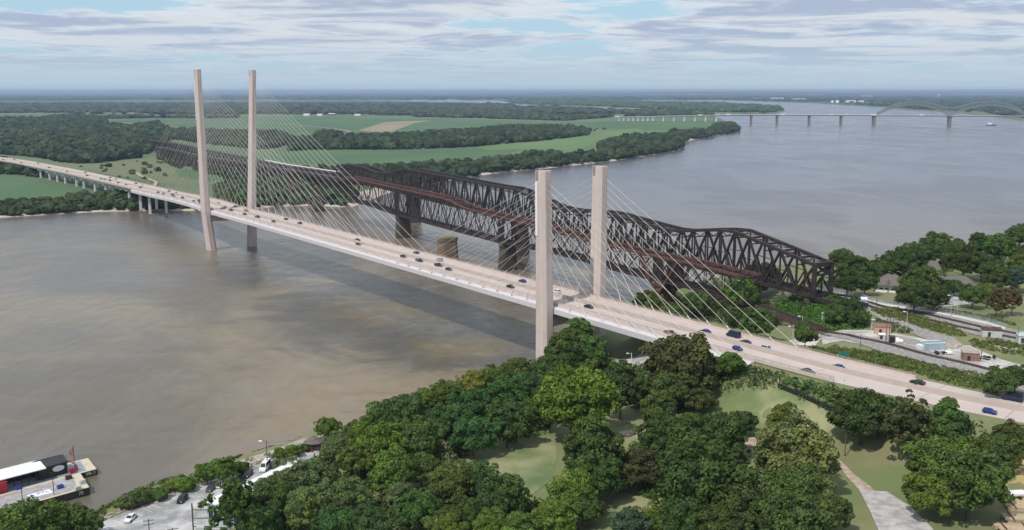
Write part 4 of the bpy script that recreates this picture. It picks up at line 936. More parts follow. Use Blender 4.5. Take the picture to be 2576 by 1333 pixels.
# pale inspection panels on the outer faces
for nm, sT, T, z0, z1 in (('short', S_T[1], T2, 63.5, 86.6), ('tall', S_T[0], T1, 103, 133)):
    ring = rings[(nm, 1)]; _, c0, a0, b0 = ring(z0); _, c1, a1, b1 = ring(z1); mb = MB()
    mb.bar((*(c0 + N2 * (b0 / 2 + .12) - U2 * (a0 * .17)), z0), (*(c1 + N2 * (b1 / 2 + .12) - U2 * (a1 * .17)), z1), 1.6 if nm == 'short' else 1.1, .5, up=(*N2, 0)); mb.build('inspection_panel', M['panel'], bridge)
# stay cables
cab = []
def cables(nm, sT, n, reach_s, zlo, zhi, T, first):
    e = 1 if reach_s > sT else -1
    for sd in (1, -1):
        for i in range(n):
            f = i / (n - 1); s = sT + e * (first + (abs(reach_s - sT) - first) * f); z = zlo + (zhi - zlo) * f
            _, c, a, _ = rings[(nm, sd)](z)
            top = Vector((*(c + U2 * (e * a / 2 * .9)), z)); bot = Vector((*sline(s, sd * 14.7), RZ - .5))
            if s < -800:      # the deck bends away from the straight line here
                q = min(full, key=lambda x: abs(x[2] - s)); bot = q[0] + Vector((*(q[1] * (sd * 14.7)), -.5)) 
            cab.append((sd, nm, top, bot))
sm_n = (at(957, 656, 31).xy - C2).dot(U2); sm2 = (at(989, 664, 31).xy - C2).dot(U2)
cables('tall', S_T[0], 20, sm_n, 86, 135, T1, 17); cables('tall', S_T[0], 20, s_w, 86, 135, T1, 17)
cables('short', S_T[1], 11, sm2, 57, 86.5, T2, 16); cables('short', S_T[1], 10, s_e - 3, 57, 86.5, T2, 16)
def dist(c): return (c[3].xy).length
cab.sort(key=lambda c: dist(c)); rest = MB()
for k, (sd, nm, top, bot) in enumerate(cab):
    r = .07 if nm == 'short' else .078; mb = MB() if k < 98 else rest
    mb.tube(bot, top, r, 6); d = (top - bot).normalized(); mb.tube(bot - Vector((0, 0, .9)), bot + d * 4.2, .26, 8, .18)
    if k < 98: mb.build('stay_cable', M['cable'], bridge)
r_ = rest.build('stay_cable', M['cable'], bridge); r_['kind'] = 'stuff'
# ================================================================ VEHICLES
def car_proto(kind):
    e = bpy.data.objects.new(kind, None); col.objects.link(e)
    Lh, Wd, prof, cab_, wr = {
        'sedan': (4.8, 1.85, [(-2.4, .35), (-2.4, .85), (-1.75, .98), (1.15, .92), (2.25, .72), (2.4, .35)], [(-1.85, .95), (-1.15, 1.42), (.25, 1.45), (1.15, .92)], .34),
        'suv': (4.7, 1.95, [(-2.35, .4), (-2.35, 1.05), (-2.2, 1.1), (1.2, 1.05), (2.2, .92), (2.35, .4)], [(-2.25, 1.08), (-1.95, 1.68), (.35, 1.7), (1.2, 1.05)], .38),
        'pickup': (5.6, 2.0, [(-2.8, .5), (-2.8, 1.12), (-.7, 1.14), (1.4, 1.12), (2.65, 1.02), (2.8, .5)], [(-.75, 1.12), (-.55, 1.78), (.65, 1.8), (1.4, 1.12)], .42),
        'van': (6.2, 2.05, [(-3.1, .4), (-3.1, 1.3), (-3.0, 1.35), (2.2, 1.35), (2.95, 1.0), (3.1, .4)], [(-3.02, 1.33), (-2.95, 2.55), (1.35, 2.58), (2.2, 1.33)], .38),
        'hatch': (3.9, 1.75, [(-1.95, .35), (-1.95, .92), (-1.8, .98), (1.0, .95), (1.85, .85), (1.95, .35)], [(-1.85, .96), (-1.65, 1.43), (.35, 1.43), (.95, .95)], .32)}[kind]
    h = Wd / 2; mb = MB(); n = len(prof); k = 0
    for y, sc in ((-h, .93), (-h * .93, 1.0), (h * .93, 1.0), (h, .93)):
        for x, z in prof: mb.v.append((x * (1 if sc == 1 else .985), y, .35 + (z - .35) * (1.0 if sc == 1 else .86) if z > .5 else z))
    for r in range(3):
        for j in range(n): a = r * n + j; b = r * n + (j + 1) % n; mb.f.append((a, b, b + n, a + n))
    mb.f.append(tuple(range(n))); mb.f.append(tuple(range(3 * n, 4 * n)))
    if kind == 'pickup':                                    # bed walls; recess shade painted as a flat black sheet on top
        mb.box((-1.75, h * .88, 1.2), (2.0, .12, .22)); mb.box((-1.75, -h * .88, 1.2), (2.0, .12, .22)); mb.box((-2.74, 0, 1.2), (.1, Wd * .86, .22))
    ins = .17; (x0, z0), (x1, z1), (x2, z2), (x3, z3) = cab_
    hy = h * .95; P = [(x0, -hy, z0), (x3, -hy, z3), (x3, hy, z3), (x0, hy, z0), (x1, -hy + ins, z1), (x2, -hy + ins, z2), (x2, hy - ins, z2), (x1, hy - ins, z1)]
    mb.hexa(P); body = mb.build('body', M['paint'], e)
    g = MB()
    def quadp(a, b, c, d, o):
        k = len(g.v); nn = (Vector(b) - Vector(a)).cross(Vector(d) - Vector(a)).normalized() * .015
        cx = (Vector(a) + Vector(b) + Vector(c) + Vector(d)) / 4
        if nn.dot(cx - Vector((0, 0, 1.2))) < 0: nn = -nn
        sh = .86; Q = [cx + (Vector(q) - cx) * sh for q in (a, b, c, d)]
        g.v += [tuple(q + nn) for q in Q] + [tuple(q - nn) for q in Q]; g.f += [(k, k + 1, k + 2, k + 3), (k + 7, k + 6, k + 5, k + 4)] + [(k + i, k + (i + 1) % 4, k + 4 + (i + 1) % 4, k + 4 + i) for i in range(4)]
    quadp(P[1], P[2], P[6], P[5], 1); quadp(P[0], P[1], P[5], P[4], 1); quadp(P[3], P[2], P[6], P[7], 1)
    if kind != 'van': quadp(P[0], P[3], P[7], P[4], 1)
    g.build('window', M['glass'], e)
    wm = MB(); wm.tube((0, -.12, 0), (0, .12, 0), wr, 14); wb = None
    for x in (-Lh * .31, Lh * .32):
        for y in (-h + .08, h - .08):
            if wb is None: wb = wm.build('wheel', M['tyre'], e)
            else: wb = meshobj('wheel', wb.data, None, e)
            wb.location = (x, y, wr)
    hl = MB()
    for y in (-h * .72, h * .72): hl.box((Lh / 2 - .05, y, .72), (.12, .34, .16))
    hl.build('headlight', M['lampw'], e); tl = MB()
    for y in (-h * .76, h * .76): tl.box((-Lh / 2 + .03, y, .86 if kind != 'pickup' else .95), (.1, .26, .2))
    tl.build('tail_light', M['lampr'], e)
    if kind == 'pickup': MB().box((-1.75, 0, 1.155), (1.95, Wd * .8, .02)).build('bed', M['black'], e)  # flat black sheet painting the shade of a sunk bed
    return e
CARP = {k: car_proto(k) for k in ('sedan', 'suv', 'pickup', 'van', 'hatch')}; used = set()
PC = dict(black=(.012, .012, .014), blue=(.01, .03, .22), navy=(.01, .015, .05), white=(.72, .72, .70), silver=(.45, .46, .47), grey=(.06, .065, .07), brown=(.035, .025, .02))
def place_car(kind, colr, loc, rz, label, group):
    if kind in used: e = copy_tree(CARP[kind])
    else: e = CARP[kind]; used.add(kind)
    e.location = loc; e.rotation_euler = (0, 0, rz); e.name = {'sedan': 'sedan_car', 'hatch': 'small_car', 'suv': 'suv_car', 'pickup': 'pickup_truck', 'van': 'passenger_van'}[kind]
    for c in e.children:
        if c.name.startswith('body'): c.color = (*PC[colr], 1)
    for kk in ('label', 'category', 'group'):
        if kk in e: del e[kk]
    return tag(e, label, {'pickup': 'pickup', 'van': 'van'}.get(kind, 'car'), group)
deck_cars = [(9.6, 400.7, 'sedan', 'black'), (40.8, 400.4, 'sedan', 'grey'), (54, 408.7, 'sedan', 'black'), (101, 410.3, 'sedan', 'blue'), (125.7, 421.3, 'suv', 'black'), (168.8, 431.2, 'sedan', 'black'), (218.6, 433, 'sedan', 'blue'), (223.8, 440.9, 'pickup', 'black'),
 (254, 449.2, 'sedan', 'black'), (263.6, 450.8, 'sedan', 'grey'), (281.3, 453.7, 'pickup', 'black'), (279, 446.3, 'sedan', 'navy'), (291, 450, 'suv', 'silver'), (297, 458.9, 'sedan', 'black'), (317.3, 464, 'sedan', 'grey'),
 (344, 460.8, 'sedan', 'blue'), (358, 466, 'suv', 'white'), (354.7, 471.4, 'pickup', 'black'), (397.7, 483.6, 'sedan', 'black'), (411, 486.6, 'sedan', 'black'), (425, 480, 'sedan', 'blue'), (434, 490.0, 'pickup', 'black'), (438, 494, 'sedan', 'black'), (442.6, 485.8, 'suv', 'silver'), (459, 497.8, 'pickup', 'black'),
 (487.5, 505.7, 'sedan', 'black'), (500.5, 504.6, 'pickup', 'black'), (504, 509.5, 'sedan', 'black'), (547, 511.5, 'suv', 'silver'), (561.4, 523.9, 'sedan', 'black'), (590.8, 518.7, 'sedan', 'navy'), (580.5, 528.2, 'pickup', 'black'), (617.5, 527.4, 'suv', 'silver'), (611.8, 532.6, 'pickup', 'black'), (615.3, 538.2, 'sedan', 'black'), (647.4, 545.4, 'pickup', 'black'),
 (688.2, 556.3, 'sedan', 'black'), (719.2, 550.3, 'sedan', 'navy'), (753.5, 561, 'suv', 'grey'), (889.8, 605, 'pickup', 'black'), (901.8, 613.3, 'sedan', 'black'), (1046.7, 634.5, 'sedan', 'blue'), (1014.7, 644.2, 'sedan', 'black'), (1054.4, 654.7, 'pickup', 'black'), (1105.6, 653, 'suv', 'silver'), (1111, 665.7, 'pickup', 'black'), (1129, 676.5, 'sedan', 'black'),
 (1314, 706, 'sedan', 'blue'), (1284, 720, 'sedan', 'black'), (1400, 733, 'suv', 'white'), (1481, 770.5, 'sedan', 'black'), (1680, 839.5, 'pickup', 'black'), (1753, 854, 'sedan', 'grey'), (1774, 832.4, 'sedan', 'blue'), (1845, 843, 'van', 'navy'), (1874.4, 859.5, 'sedan', 'brown'), (1915, 876, 'suv', 'silver'), (1855.5, 876, 'hatch', 'blue'), (2016, 937.4, 'sedan', 'navy'),
 (2097.6, 924, 'sedan', 'blue'), (2308, 960, 'sedan', 'black'), (2546, 1001.6, 'van', 'navy'), (2490, 1034, 'hatch', 'blue')]
info = []
for x, y, kd, cl_ in deck_cars:
    p = on_deck(x, y, .7); b_ = min(full, key=lambda q: (q[0].xy - p.xy).length); i = full.index(b_); l = b_[1]; o = (p.xy - b_[0].xy).dot(l); along = (p.xy - b_[0].xy).dot(Vector((l.y, -l.x)))
    o = math.copysign(min(max(abs(o), 2.9), 9.8), o); s = b_[2]
    d = Vector((-l.y, l.x)); d = d if d.dot(U2) > 0 else -d; along = (p.xy - b_[0].xy).dot(d); q = (b_[0].xy + l * o + d * along).to_3d(); q.z = deckz(s + along)
    nearside = o > 0; hd = d if nearside else -d
    secn = 'left viaduct' if s < s_w else 'left side span' if s < S_T[0] else 'main span' if s < S_T[1] else 'right side span' if s < s_e else 'highway curve'
    info.append([s, nearside, secn, q, hd, kd, cl_])
WORDS = ['first', 'second', 'third', 'fourth', 'fifth', 'sixth', 'seventh', 'eighth', 'ninth', 'tenth', 'eleventh', 'twelfth', 'thirteenth', 'fourteenth']
info.sort(key=lambda r: r[0]); cnt = {}
KW = {'sedan': 'sedan', 'suv': 'wagon', 'pickup': 'pickup', 'van': 'van', 'hatch': 'small hatchback'}
for s, ns, secn, q, hd, kd, cl_ in info:
    k = cnt.get((ns, secn), 0); cnt[(ns, secn)] = k + 1
    place_car(kd, cl_, (q.x, q.y, q.z + .05), math.atan2(hd.y, hd.x), '%s %s, %s vehicle from the left on %s lanes of the %s' % (cl_, KW[kd], WORDS[k], 'near' if ns else 'far', secn), 'vehicles on the cable stayed bridge')
# ---- cars in the lot
LOTD = math.atan2(.92, .38)
lot = [(328, 1303, 'sedan', 'white', 'white sedan parked alone at the lower end of the lot'), (458, 1256, 'suv', 'black', 'black SUV parked alone in the middle of the lot'), (530, 1228, 'sedan', 'grey', 'dark grey car parked left of the white coupe by the building corner'),
       (554, 1218, 'sedan', 'white', 'white coupe parked above the white roofed building corner'), (600, 1200, 'pickup', 'black', 'black pickup parked behind the pine tree top'), (623, 1193, 'suv', 'black', 'black SUV parked right of the pickup by the pine'),
       (667, 1176, 'van', 'white', 'white van parked beside the tall lamp pole'), (691, 1168, 'pickup', 'black', 'black pickup parked right of the tall lamp pole')]
for x, y, kd, c_, lab in lot:
    p = gat(x, y, .7); place_car(kd, c_, (p.x, p.y, p.z + .16), LOTD + .3 + math.pi, lab, 'cars in the riverside parking lot')
for x, y, kd, c_, lab in [(2383, 757, 'suv', 'white', 'white car parked in front of the second house, left of the shrub'), (2366, 763, 'sedan', 'white', 'white sedan half hidden under the dark tree by the houses')]:
    p = gat(x, y, .7); place_car(kd, c_, (p.x, p.y, p.z + .2), .3, lab, 'cars by the houses')
for k, e in CARP.items():
    if k not in used:
        for c in list(e.children): bpy.data.objects.remove(c)
        bpy.data.objects.remove(e)
# ================================================================ RAILWAY TRUSS BRIDGES
def interp_profile(px, A, D):
    q = sorted(vplane(x, y, A, D) for x, y in px); return np.array([a for a, _ in q]), np.array([b for _, b in q])
def truss_bridge(name, A, D, W, top_px, bot, panel, mat, label, t0, t1, bar=1.0, chord=1.4, deck_mat=None, sub=False, lat_mat=None):
    A = Vector(A); D = Vector(D).normalized(); n = Vector((D.y, -D.x));  n = n if n.x > 0 else -n       # n: away from the camera side
    near = (A - n * W / 2); tt, tz = interp_profile(top_px, near, D)
    if isinstance(bot, list): bt, bz = interp_profile(bot, near, D); zb = lambda t: float(np.interp(t, bt, bz))
    else: zb = lambda t: bot
    zt = lambda t: max(float(np.interp(t, tt, tz)), zb(t) + 6)
    e = empty(name, (*(A + D * (t0 + t1) / 2), 0), label, 'bridge')
    P = lambda t, s, z: Vector((*(A + D * t + n * (s * W / 2)), z))
    k = max(2, round((t1 - t0) / panel)); T = [t0 + (t1 - t0) * i / k for i in range(k + 1)]
    for s in (-1, 1):
        mt = MB(); mbm = MB(); wb = MB()
        for i in range(k):
            a, b = T[i], T[i + 1]
            mt.bar(P(a, s, zt(a)), P(b, s, zt(b)), chord, chord); mbm.bar(P(a, s, zb(a)), P(b, s, zb(b)), chord, chord * 1.1)
            wb.bar(P(a, s, zb(a)), P(a, s, zt(a)), bar * .8)
            if i % 2 == 0: wb.bar(P(a, s, zt(a)), P(b, s, zb(b)), bar)
            else: wb.bar(P(a, s, zb(a)), P(b, s, zt(b)), bar)
            m_ = (a + b) / 2; zm = lambda t: (zb(t) + zt(t)) / 2
            if sub:
                wb.bar(P(m_, s, zb(m_)), P(m_, s, zm(m_)), bar * .6)
                if i % 2 == 0: wb.bar(P(a, s, zb(a)), P(m_, s, zm(m_)), bar * .6); wb.bar(P(a, s, zm(a)), P(m_, s, zm(m_)), bar * .35)
                else: wb.bar(P(m_, s, zm(m_)), P(b, s, zb(b)), bar * .6); wb.bar(P(m_, s, zm(m_)), P(b, s, zm(b)), bar * .35)
            else:
                if i % 2 == 0: wb.bar(P(a, s, zb(a)), P(b, s, zt(b)), bar * .45)
                else: wb.bar(P(a, s, zt(a)), P(b, s, zb(b)), bar * .45)
        wb.bar(P(t1, s, zb(t1)), P(t1, s, zt(t1)), bar)
        mt.build('top_chord', lat_mat or mat, e); mbm.build('bottom_chord', mat, e); wb.build('truss_web', mat, e)
    lb = MB()
    for i in range(k + 1):
        a = T[i]; lb.bar(P(a, -1, zt(a)), P(a, 1, zt(a)), bar * .8, bar)
        if i < k: b = T[i + 1]; lb.bar(P(a, -1, zt(a)), P(b, 1, zt(b)), bar * .4); lb.bar(P(a, 1, zt(a)), P(b, -1, zt(b)), bar * .4)
        if zt(a) - zb(a) > 12: lb.bar(P(a, -1, zt(a) - 3.5), P(a, 1, zt(a) - 3.5), bar * .5); lb.bar(P(a, -1, zt(a)), P(a, 0, zt(a) - 3.5), bar * .4); lb.bar(P(a, 1, zt(a)), P(a, 0, zt(a) - 3.5), bar * .4)
    lb.build('top_bracing', lat_mat or mat, e)
    dk = MB()
    for i in range(k):
        a, b = T[i], T[i + 1]
        for o in (-.55, .55): dk.bar(P(a, o, zb(a) + .2), P(b, o, zb(b) + .2), 1.9 if W > 9 else 1.2, 1.2)
        dk.bar(P(a, -1, zb(a)), P(a, 1, zb(a)), .8, 1.4)
        for o in (-.75, -.35, .35, .75): dk.bar(P(a, o, zb(a) + 1.0), P(b, o, zb(b) + 1.0), .2, .3)
    dk.build('track_deck', M['dark'], e)
    return e, P, zb, zt, n
def pier(e, c, ang, L_, Wd, z0, z1, mat, name='pier'):
    mb = MB(); ca, sa = math.cos(ang), math.sin(ang)
    def ring(sc):
        pts = []
        for i in range(20):
            a = 2 * math.pi * i / 20; x = (L_ / 2 - Wd / 2) * (1 if math.cos(a) > 0 else -1) + Wd / 2 * math.cos(a); y = Wd / 2 * math.sin(a); x *= sc; y *= sc
            pts.append((c[0] + x * ca - y * sa, c[1] + x * sa + y * ca))
        return pts
    zs = [(z0, 1.1), (z0 + (z1 - z0) * .45, 1.04), (z1 - 3, .94), (z1 - 2.6, 1.02), (z1, 1.02)]
    for z, sc in zs: mb.v += [(x, y, z) for x, y in ring(sc)]
    for i in range(len(zs) - 1):
        for j in range(20): a = i * 20 + j; b = i * 20 + (j + 1) % 20; mb.f.append((a, b, b + 20, a + 20))
    mb.f.append(tuple(range(80, 100))); return mb.build(name, mat, e)
FA, FD = (85, 542), (-.5, .865)
F_top = [(870, 445), (1000, 474), (1124, 501), (1168, 524), (1260, 547), (1346, 567), (1391, 580), (1485, 607), (1630, 641), (1727, 660), (1873, 697)]
F_bot = [(870, 503), (931, 517), (996, 540), (1254, 609), (1346, 627), (1391, 635), (1481, 659), (1526, 673), (1647, 704), (1727, 722), (1873, 765)]
A_ = Vector(FA) - Vector((.865, .5)) * 5.5
tl = vplane(868, 445, A_, FD)[0]; tr = vplane(1873, 697, A_, FD)[0]
ef, PF, zbF, ztF, nF = truss_bridge('rusty_truss_bridge', FA, FD, 11, F_top, F_bot, 14, M['dark'], 'lower reddish brown railway truss bridge in front of the dark one', min(tl, tr), max(tl, tr), bar=.6, chord=1.2, lat_mat=M['rust'])
angF = math.atan2(nF.y, nF.x)
for x, zt_, dk in ((1015, 607, 1), (1277, 678, 1), (1672, 750, 0), (800, 517, 2), (737, 523, 2)):
    t, _ = vplane(x, zt_, FA, FD); c = Vector(FA) + Vector(FD) * t
    if dk == 2:
        pier(ef, c, angF, 13, 7, -1, 17, M['stone']); mb = MB()
        for s in (-1, 1):
            for q in (-3, 3): mb.bar((*(c + nF * s * 5 + Vector(FD) * q), 17), (*(c + nF * s * 4.5 + Vector(FD) * q), 26), 1)
        for q in (-3, 3): mb.bar((*(c - nF * 5 + Vector(FD) * q), 17), (*(c + nF * 5 + Vector(FD) * q), 26), .7); mb.bar((*(c + nF * 5 + Vector(FD) * q), 17), (*(c - nF * 5 + Vector(FD) * q), 26), .7)
        mb.build('steel_bent', M['rust'], ef)
    else:
        pier(ef, c, angF, 13.5, 7, -2, zbF(t) - .7, M['stone'] if dk else M['rust']); mb = MB()
        for s in (-.9, .9):
            mb.bar((*(c + nF * s * 6 - Vector(FD) * 3), zbF(t)), (*(c + nF * s * 6 - Vector(FD) * 3), ztF(t)), 1.6); mb.bar((*(c + nF * s * 6 + Vector(FD) * 3), zbF(t)), (*(c + nF * s * 6 + Vector(FD) * 3), ztF(t)), 1.6)
            for q in (-1, 1): mb.bar((*(c + nF * s * 6 - Vector(FD) * 3 * q), zbF(t)), (*(c + nF * s * 6 + Vector(FD) * 3 * q), ztF(t)), .9)
            for zz_ in np.linspace(zbF(t), ztF(t), 5): mb.bar((*(c + nF * s * 6 - Vector(FD) * 3.5), zz_), (*(c + nF * s * 6 + Vector(FD) * 3.5), zz_), .6)
        mb.build('steel_bent', M['dark'], ef)
# inclined legs of the last cantilever arm, down to the bank
tS, _ = vplane(1672, 750, FA, FD)
for s in (-1, 1):
    for dt in (-17, 17): MB().bar(PF(tS, s, zbF(tS) - 9), PF(tS + dt, s, ztF(tS + dt) - 1), 1.4).build('cantilever_strut', M['rust'], ef)
# dark higher bridge
BA, BD = (155, 466), (-.455, .890)
B_top = [(846, 415), (883, 411), (915, 418), (947, 431), (979, 432), (1008, 423), (1030, 423), (1090, 435), (1243, 465), (1293, 472), (1311, 481), (1344, 496), (1390, 518), (1430, 527), (1485, 529), (1530, 534), (1582, 549), (1640, 565), (1693, 579), (1735, 578), (1779, 576), (1839, 579), (1907, 607), (1980, 637), (2050, 667)]
nB = Vector((BD[1], -BD[0])); A_ = Vector(BA) - nB * 5.5
B_top = [(x, y + (0 if x > 1800 else 3)) for x, y in B_top]
tb0 = vplane(846, 415, A_, BD)[0]; tb1 = vplane(2050, 667, A_, BD)[0]
print('B', tb0, tb1, 'F', tl, tr, [ (round(float(t)),round(float(z),1)) for t,z in zip(*interp_profile(B_top, A_, BD))])
print('Ftop', [(round(float(t)),round(float(z),1)) for t,z in zip(*interp_profile(F_top, Vector(FA) - Vector((.865, .5)) * 5.5, FD))], [(round(float(t)),round(float(z),1)) for t,z in zip(*interp_profile(F_bot, Vector(FA) - Vector((.865, .5)) * 5.5, FD))])
ZB = 27.0
eb, PB, zbB, ztB, nBv = truss_bridge('dark_truss_bridge', BA, BD, 11, B_top, ZB, 12, M['dark'], 'tall dark steel railway truss bridge behind the rusty one, ending in a portal', min(tb0, tb1), max(tb0, tb1), bar=1.0, chord=1.5, sub=True)
mb = MB(); tp = min(tb0, tb1)
for s in (-1, 1): mb.bar(PB(tp, s, ZB - 1), PB(tp, s, ztB(tp) + .5), 2.0)
mb.bar(PB(tp, -1, ztB(tp)), PB(tp, 1, ztB(tp)), 1.8, 2.2); mb.bar(PB(tp, -1, ztB(tp) - 5), PB(tp, 1, ztB(tp) - 5), 1.0)
mb.bar(PB(tp, -1, ztB(tp) - 5), PB(tp, 1, ztB(tp)), .8); mb.bar(PB(tp, 1, ztB(tp) - 5), PB(tp, -1, ztB(tp)), .8); mb.build('portal_frame', M['dark'], eb)
for xp in (2055, 1700, 1312, 1045, 868):
    t = vplane(xp, 640, BA, BD)[0]; c = Vector(BA) + Vector(BD) * t; pier(eb, c, math.atan2(nBv.y, nBv.x), 12, 5.5, -2 if xp < 2000 else 10, ZB - 1.5, M['stone'])
mb = MB()
for s, mt in ((-1, 0), (1, 0)):
    mb.bar(PB(tp, s * .95, ZB - 1), PB(tp - 24, s * .95, ZB - 1), .6, 2.2)
mb.build('approach_girder', M['dark'], eb)
# ---- steel trestles on the far floodplain
def trestle(px, z, W, label, mat, walkway=False, zg=6, spc=11, name='railway_trestle'):
    P = [at(x, y, z) for x, y in px]; P = [Vector((*p, z)) for p in catmull([q.xy for q in P], 8)]; la = lats(P)
    e = empty(name, (P[len(P) // 2].x, P[len(P) // 2].y, zg), label, 'trestle')
    MB().sweep(P, la, [(-W / 2, -3.2), (W / 2, -3.2), (W / 2, 0), (-W / 2, 0)]).build('girder', mat, e)
    if walkway: MB().sweep(P[:len(P) * 3 // 8], la[:len(P) * 3 // 8], [(-W / 2 - 1.4, .1), (-W / 2 + 1.2, .1), (-W / 2 + 1.2, .7), (-W / 2 - 1.4, .7)]).build('walkway', M['grey_steel'] if False else M['panel'], e)
    acc = 0; k = 0; restb = MB()
    for i in range(len(P) - 1):
        seg = (P[i + 1] - P[i]); n_ = max(1, int(seg.length / spc))
        for j in range(n_):
            p = P[i].lerp(P[i + 1], j / n_); l = la[i]; d = Vector((l.y, -l.x)); mb = MB() if k < 98 else restb
            a = p + Vector((*(l * W / 2), -3)); b = p - Vector((*(l * W / 2), 3)); a0 = p + Vector((*(l * W * .72), zg - z)); b0 = p + Vector((*(l * -W * .72), zg - z))
            mb.bar(a, a0, 1.0); mb.bar(b, b0, 1.0); mb.bar(a, b0, .6); mb.bar(b, a0, .6); mb.bar(a.lerp(a0, .5), b.lerp(b0, .5), .6)
            if k % 2 == 0:
                q = P[i].lerp(P[i + 1], min(1, (j + 1) / n_)); dd = q - p
                mb.bar(a0, a + dd, .6); mb.bar(a, a0 + dd, .6); mb.bar(b0, b + dd, .6); mb.bar(b, b0 + dd, .6); mb.bar(a.lerp(a0, .5), a.lerp(a0, .5) + dd, .6)
            k += 1
            if mb is not restb: mb.build('bent', mat, e)
    if restb.v: restb.build('bent', mat, e)['kind'] = 'stuff'
    return e
trestle([(850, 434), (775, 423), (700, 411.6), (624, 395.5), (560, 383), (501.5, 371.4), (428, 357), (385, 352)], ZB, 9, 'dark steel trestle continuing the higher railway bridge across the floodplain', M['dark'], True)
trestle([(880, 452), (800, 437), (720, 425), (640, 412), (560, 400), (500, 390), (440, 376), (395, 368)], ZB, 9, 'dark steel trestle continuing the rusty bridge across the floodplain, nearer one', M['dark'])
# ---- trestle on the near bank and leftover piers
p0 = at(1912, 772, 22); p1 = at(2072, 832, 25.8); e = empty('plate_girder_trestle', (p0.x, p0.y, 12), 'short rusty plate girder trestle leading from the rusty bridge to the yard', 'trestle')
d = (p1 - p0).normalized(); l = Vector((-d.y, d.x, 0)).normalized()
for s in (-1, 1): MB().bar(p0 + l * s * 2.4, p1 + l * s * 2.4, .5, 2.2).build('girder', M['rust'], e)
mb = MB()
for i in range(40): q = p0.lerp(p1, i / 39) + Vector((0, 0, 1)); mb.bar(q - l * 2.6, q + l * 2.6, .5, .3)
mb.build('deck', M['dark'], e)
for f in (.12, .45, .8):
    q = p0.lerp(p1, f); mb = MB(); mb.bar(q - l * 3 - Vector((0, 0, 1.3)), q + l * 3 - Vector((0, 0, 1.3)), .5)
    for s in (-1, 1): mb.bar(q + l * s * 2.2 - Vector((0, 0, 1)), Vector((q.x, q.y, gz(q.x, q.y) - 1)) + l * s * 3, .6)
    mb.build('bent', M['rust'], e)
c = at(1126, 662, 0); e = empty('old_pier', c, 'lone rough tan masonry pier left standing in the river between the bridges', 'pier'); pier(e, c.xy, angF, 16, 9, -2, 19.5, M['tan_stone'], 'masonry')
# ================================================================ DISTANT ARCHED BRIDGE
def hz(x):       # ground line of the distant bridge: from the left end to the right
    f = (x - 1547) / (2390 - 1547); D = 4080 + (3757 - 4080) * f; X = (x - CX) / F_PX * (D * cp + 95 * sp); return Vector((X, D))
e = empty('arched_truss_bridge', (*hz(2200), 0), 'long grey bridge with two steel arches far upriver', 'bridge')
zd = lambda x: float(np.interp(x, [1500, 1560, 1800, 1900, 2700], [19, 21, 31, 34, 35]))
xs = list(np.linspace(1540, 2760, 50)); P = [Vector((*hz(x), zd(x))) for x in xs]; la = lats(P)
MB().sweep(P, la, [(-13, 0), (13, 0), (10, -3.6), (-10, -3.6)]).build('road_deck', M['grey_steel'], e); 
for s in (-1, 1): MB().sweep(P, la, [(s * 12.6, 0), (s * 13.1, 0), (s * 13.1, 1.2), (s * 12.6, 1.2)]).build('parapet', M['girder'], e)
for x in list(np.array([1150, 1187, 1224, 1262, 1300, 1338, 1377, 1416, 1497, 1579, 1661, 1743, 1827, 1911]) * .3215 + 1186.8) + [1890, 1955, 2036, 2116, 2199, 2389, 2590]:
    c = hz(x); wide = 9 if x > 2150 else 6 if x > 1850 else 4; base = 4 if x < 1850 else -2; mb = MB(); mb.box((c.x, c.y, (base + zd(x) - 3.6) / 2), (wide, 18, zd(x) - 3.6 - base), 0, 1.0)
    mb.box((c.x, c.y, zd(x) - 4.6), (wide * 1.5, 22, 1.8)); mb.build('pier', M['grey_conc'] if x > 1850 else M['panel'], e)
for k, (xa, xb) in enumerate(((2203, 2389), (2389, 2588))):
    for s in (-1, 1):
        mb = MB(); n_ = 26; pt = []; pb = []
        for i in range(n_ + 1):
            f = i / n_; x = xa + (xb - xa) * f; c = hz(x) + Vector((0, s * 12)); z0 = zd(x)
            up = 1 - (2 * f - 1) ** 2; ztp = z0 + 52 * up ** .9; 
            if (k == 0 and f > .5) or k == 1 and f < .5: ztp = max(ztp, z0 + 29 + 20 * sstep(np.array(abs(f - (1 if k == 0 else 0)) * 2.6)) * 1.1)
            pt.append(Vector((*c, float(min(ztp, z0 + 52.)))) ); pb.append(Vector((*c, z0 + 39.5 * up)))
        for i in range(n_):
            mb.bar(pt[i], pt[i + 1], 2.6); mb.bar(pb[i], pb[i + 1], 2.8); mb.bar(pt[i], pb[i], 1.3); mb.bar(pt[i], pb[i + 1], .8) if i % 2 else mb.bar(pb[i], pt[i + 1], .8)
            if i % 2: mb.bar(pb[i], (pb[i].x, pb[i].y, zd(2300)), .25)
        mb.build('arch', M['arch'], e)
for x, w_ in ((1552, 20), (1760, 20), (1830, 20), (1968, 20), (2196, 34), (2090, 8), (2316, 18), (2130, 8)):
    c = hz(x); p = (c.x, c.y - 6, zd(x)); t = empty('truck' if w_ > 10 else 'car', p, 'tiny white %s on the distant bridge, %s' % ('truck' if w_ > 10 else 'car', {1552: 'at its left end', 1760: 'above the field before the river', 1830: 'where the viaduct reaches the shore', 1968: 'over the second water pier', 2196: 'just left of the first arch', 2090: 'left of the fourth water pier', 2316: 'below the top of the first arch', 2130: 'right of the fourth water pier'}[x]), 'truck' if w_ > 10 else 'car', 'vehicles on the distant bridge')
    MB().box((p[0], p[1], p[2] + 2.5), (w_ * .7, 2.6, 2.9)).build('trailer' if w_ > 10 else 'body', M['white'], t)
    MB().box((p[0] + w_ * .42, p[1], p[2] + 1.8), (2.6, 2.4, 2.2), 0, .85).build('cab', M['white'], t)
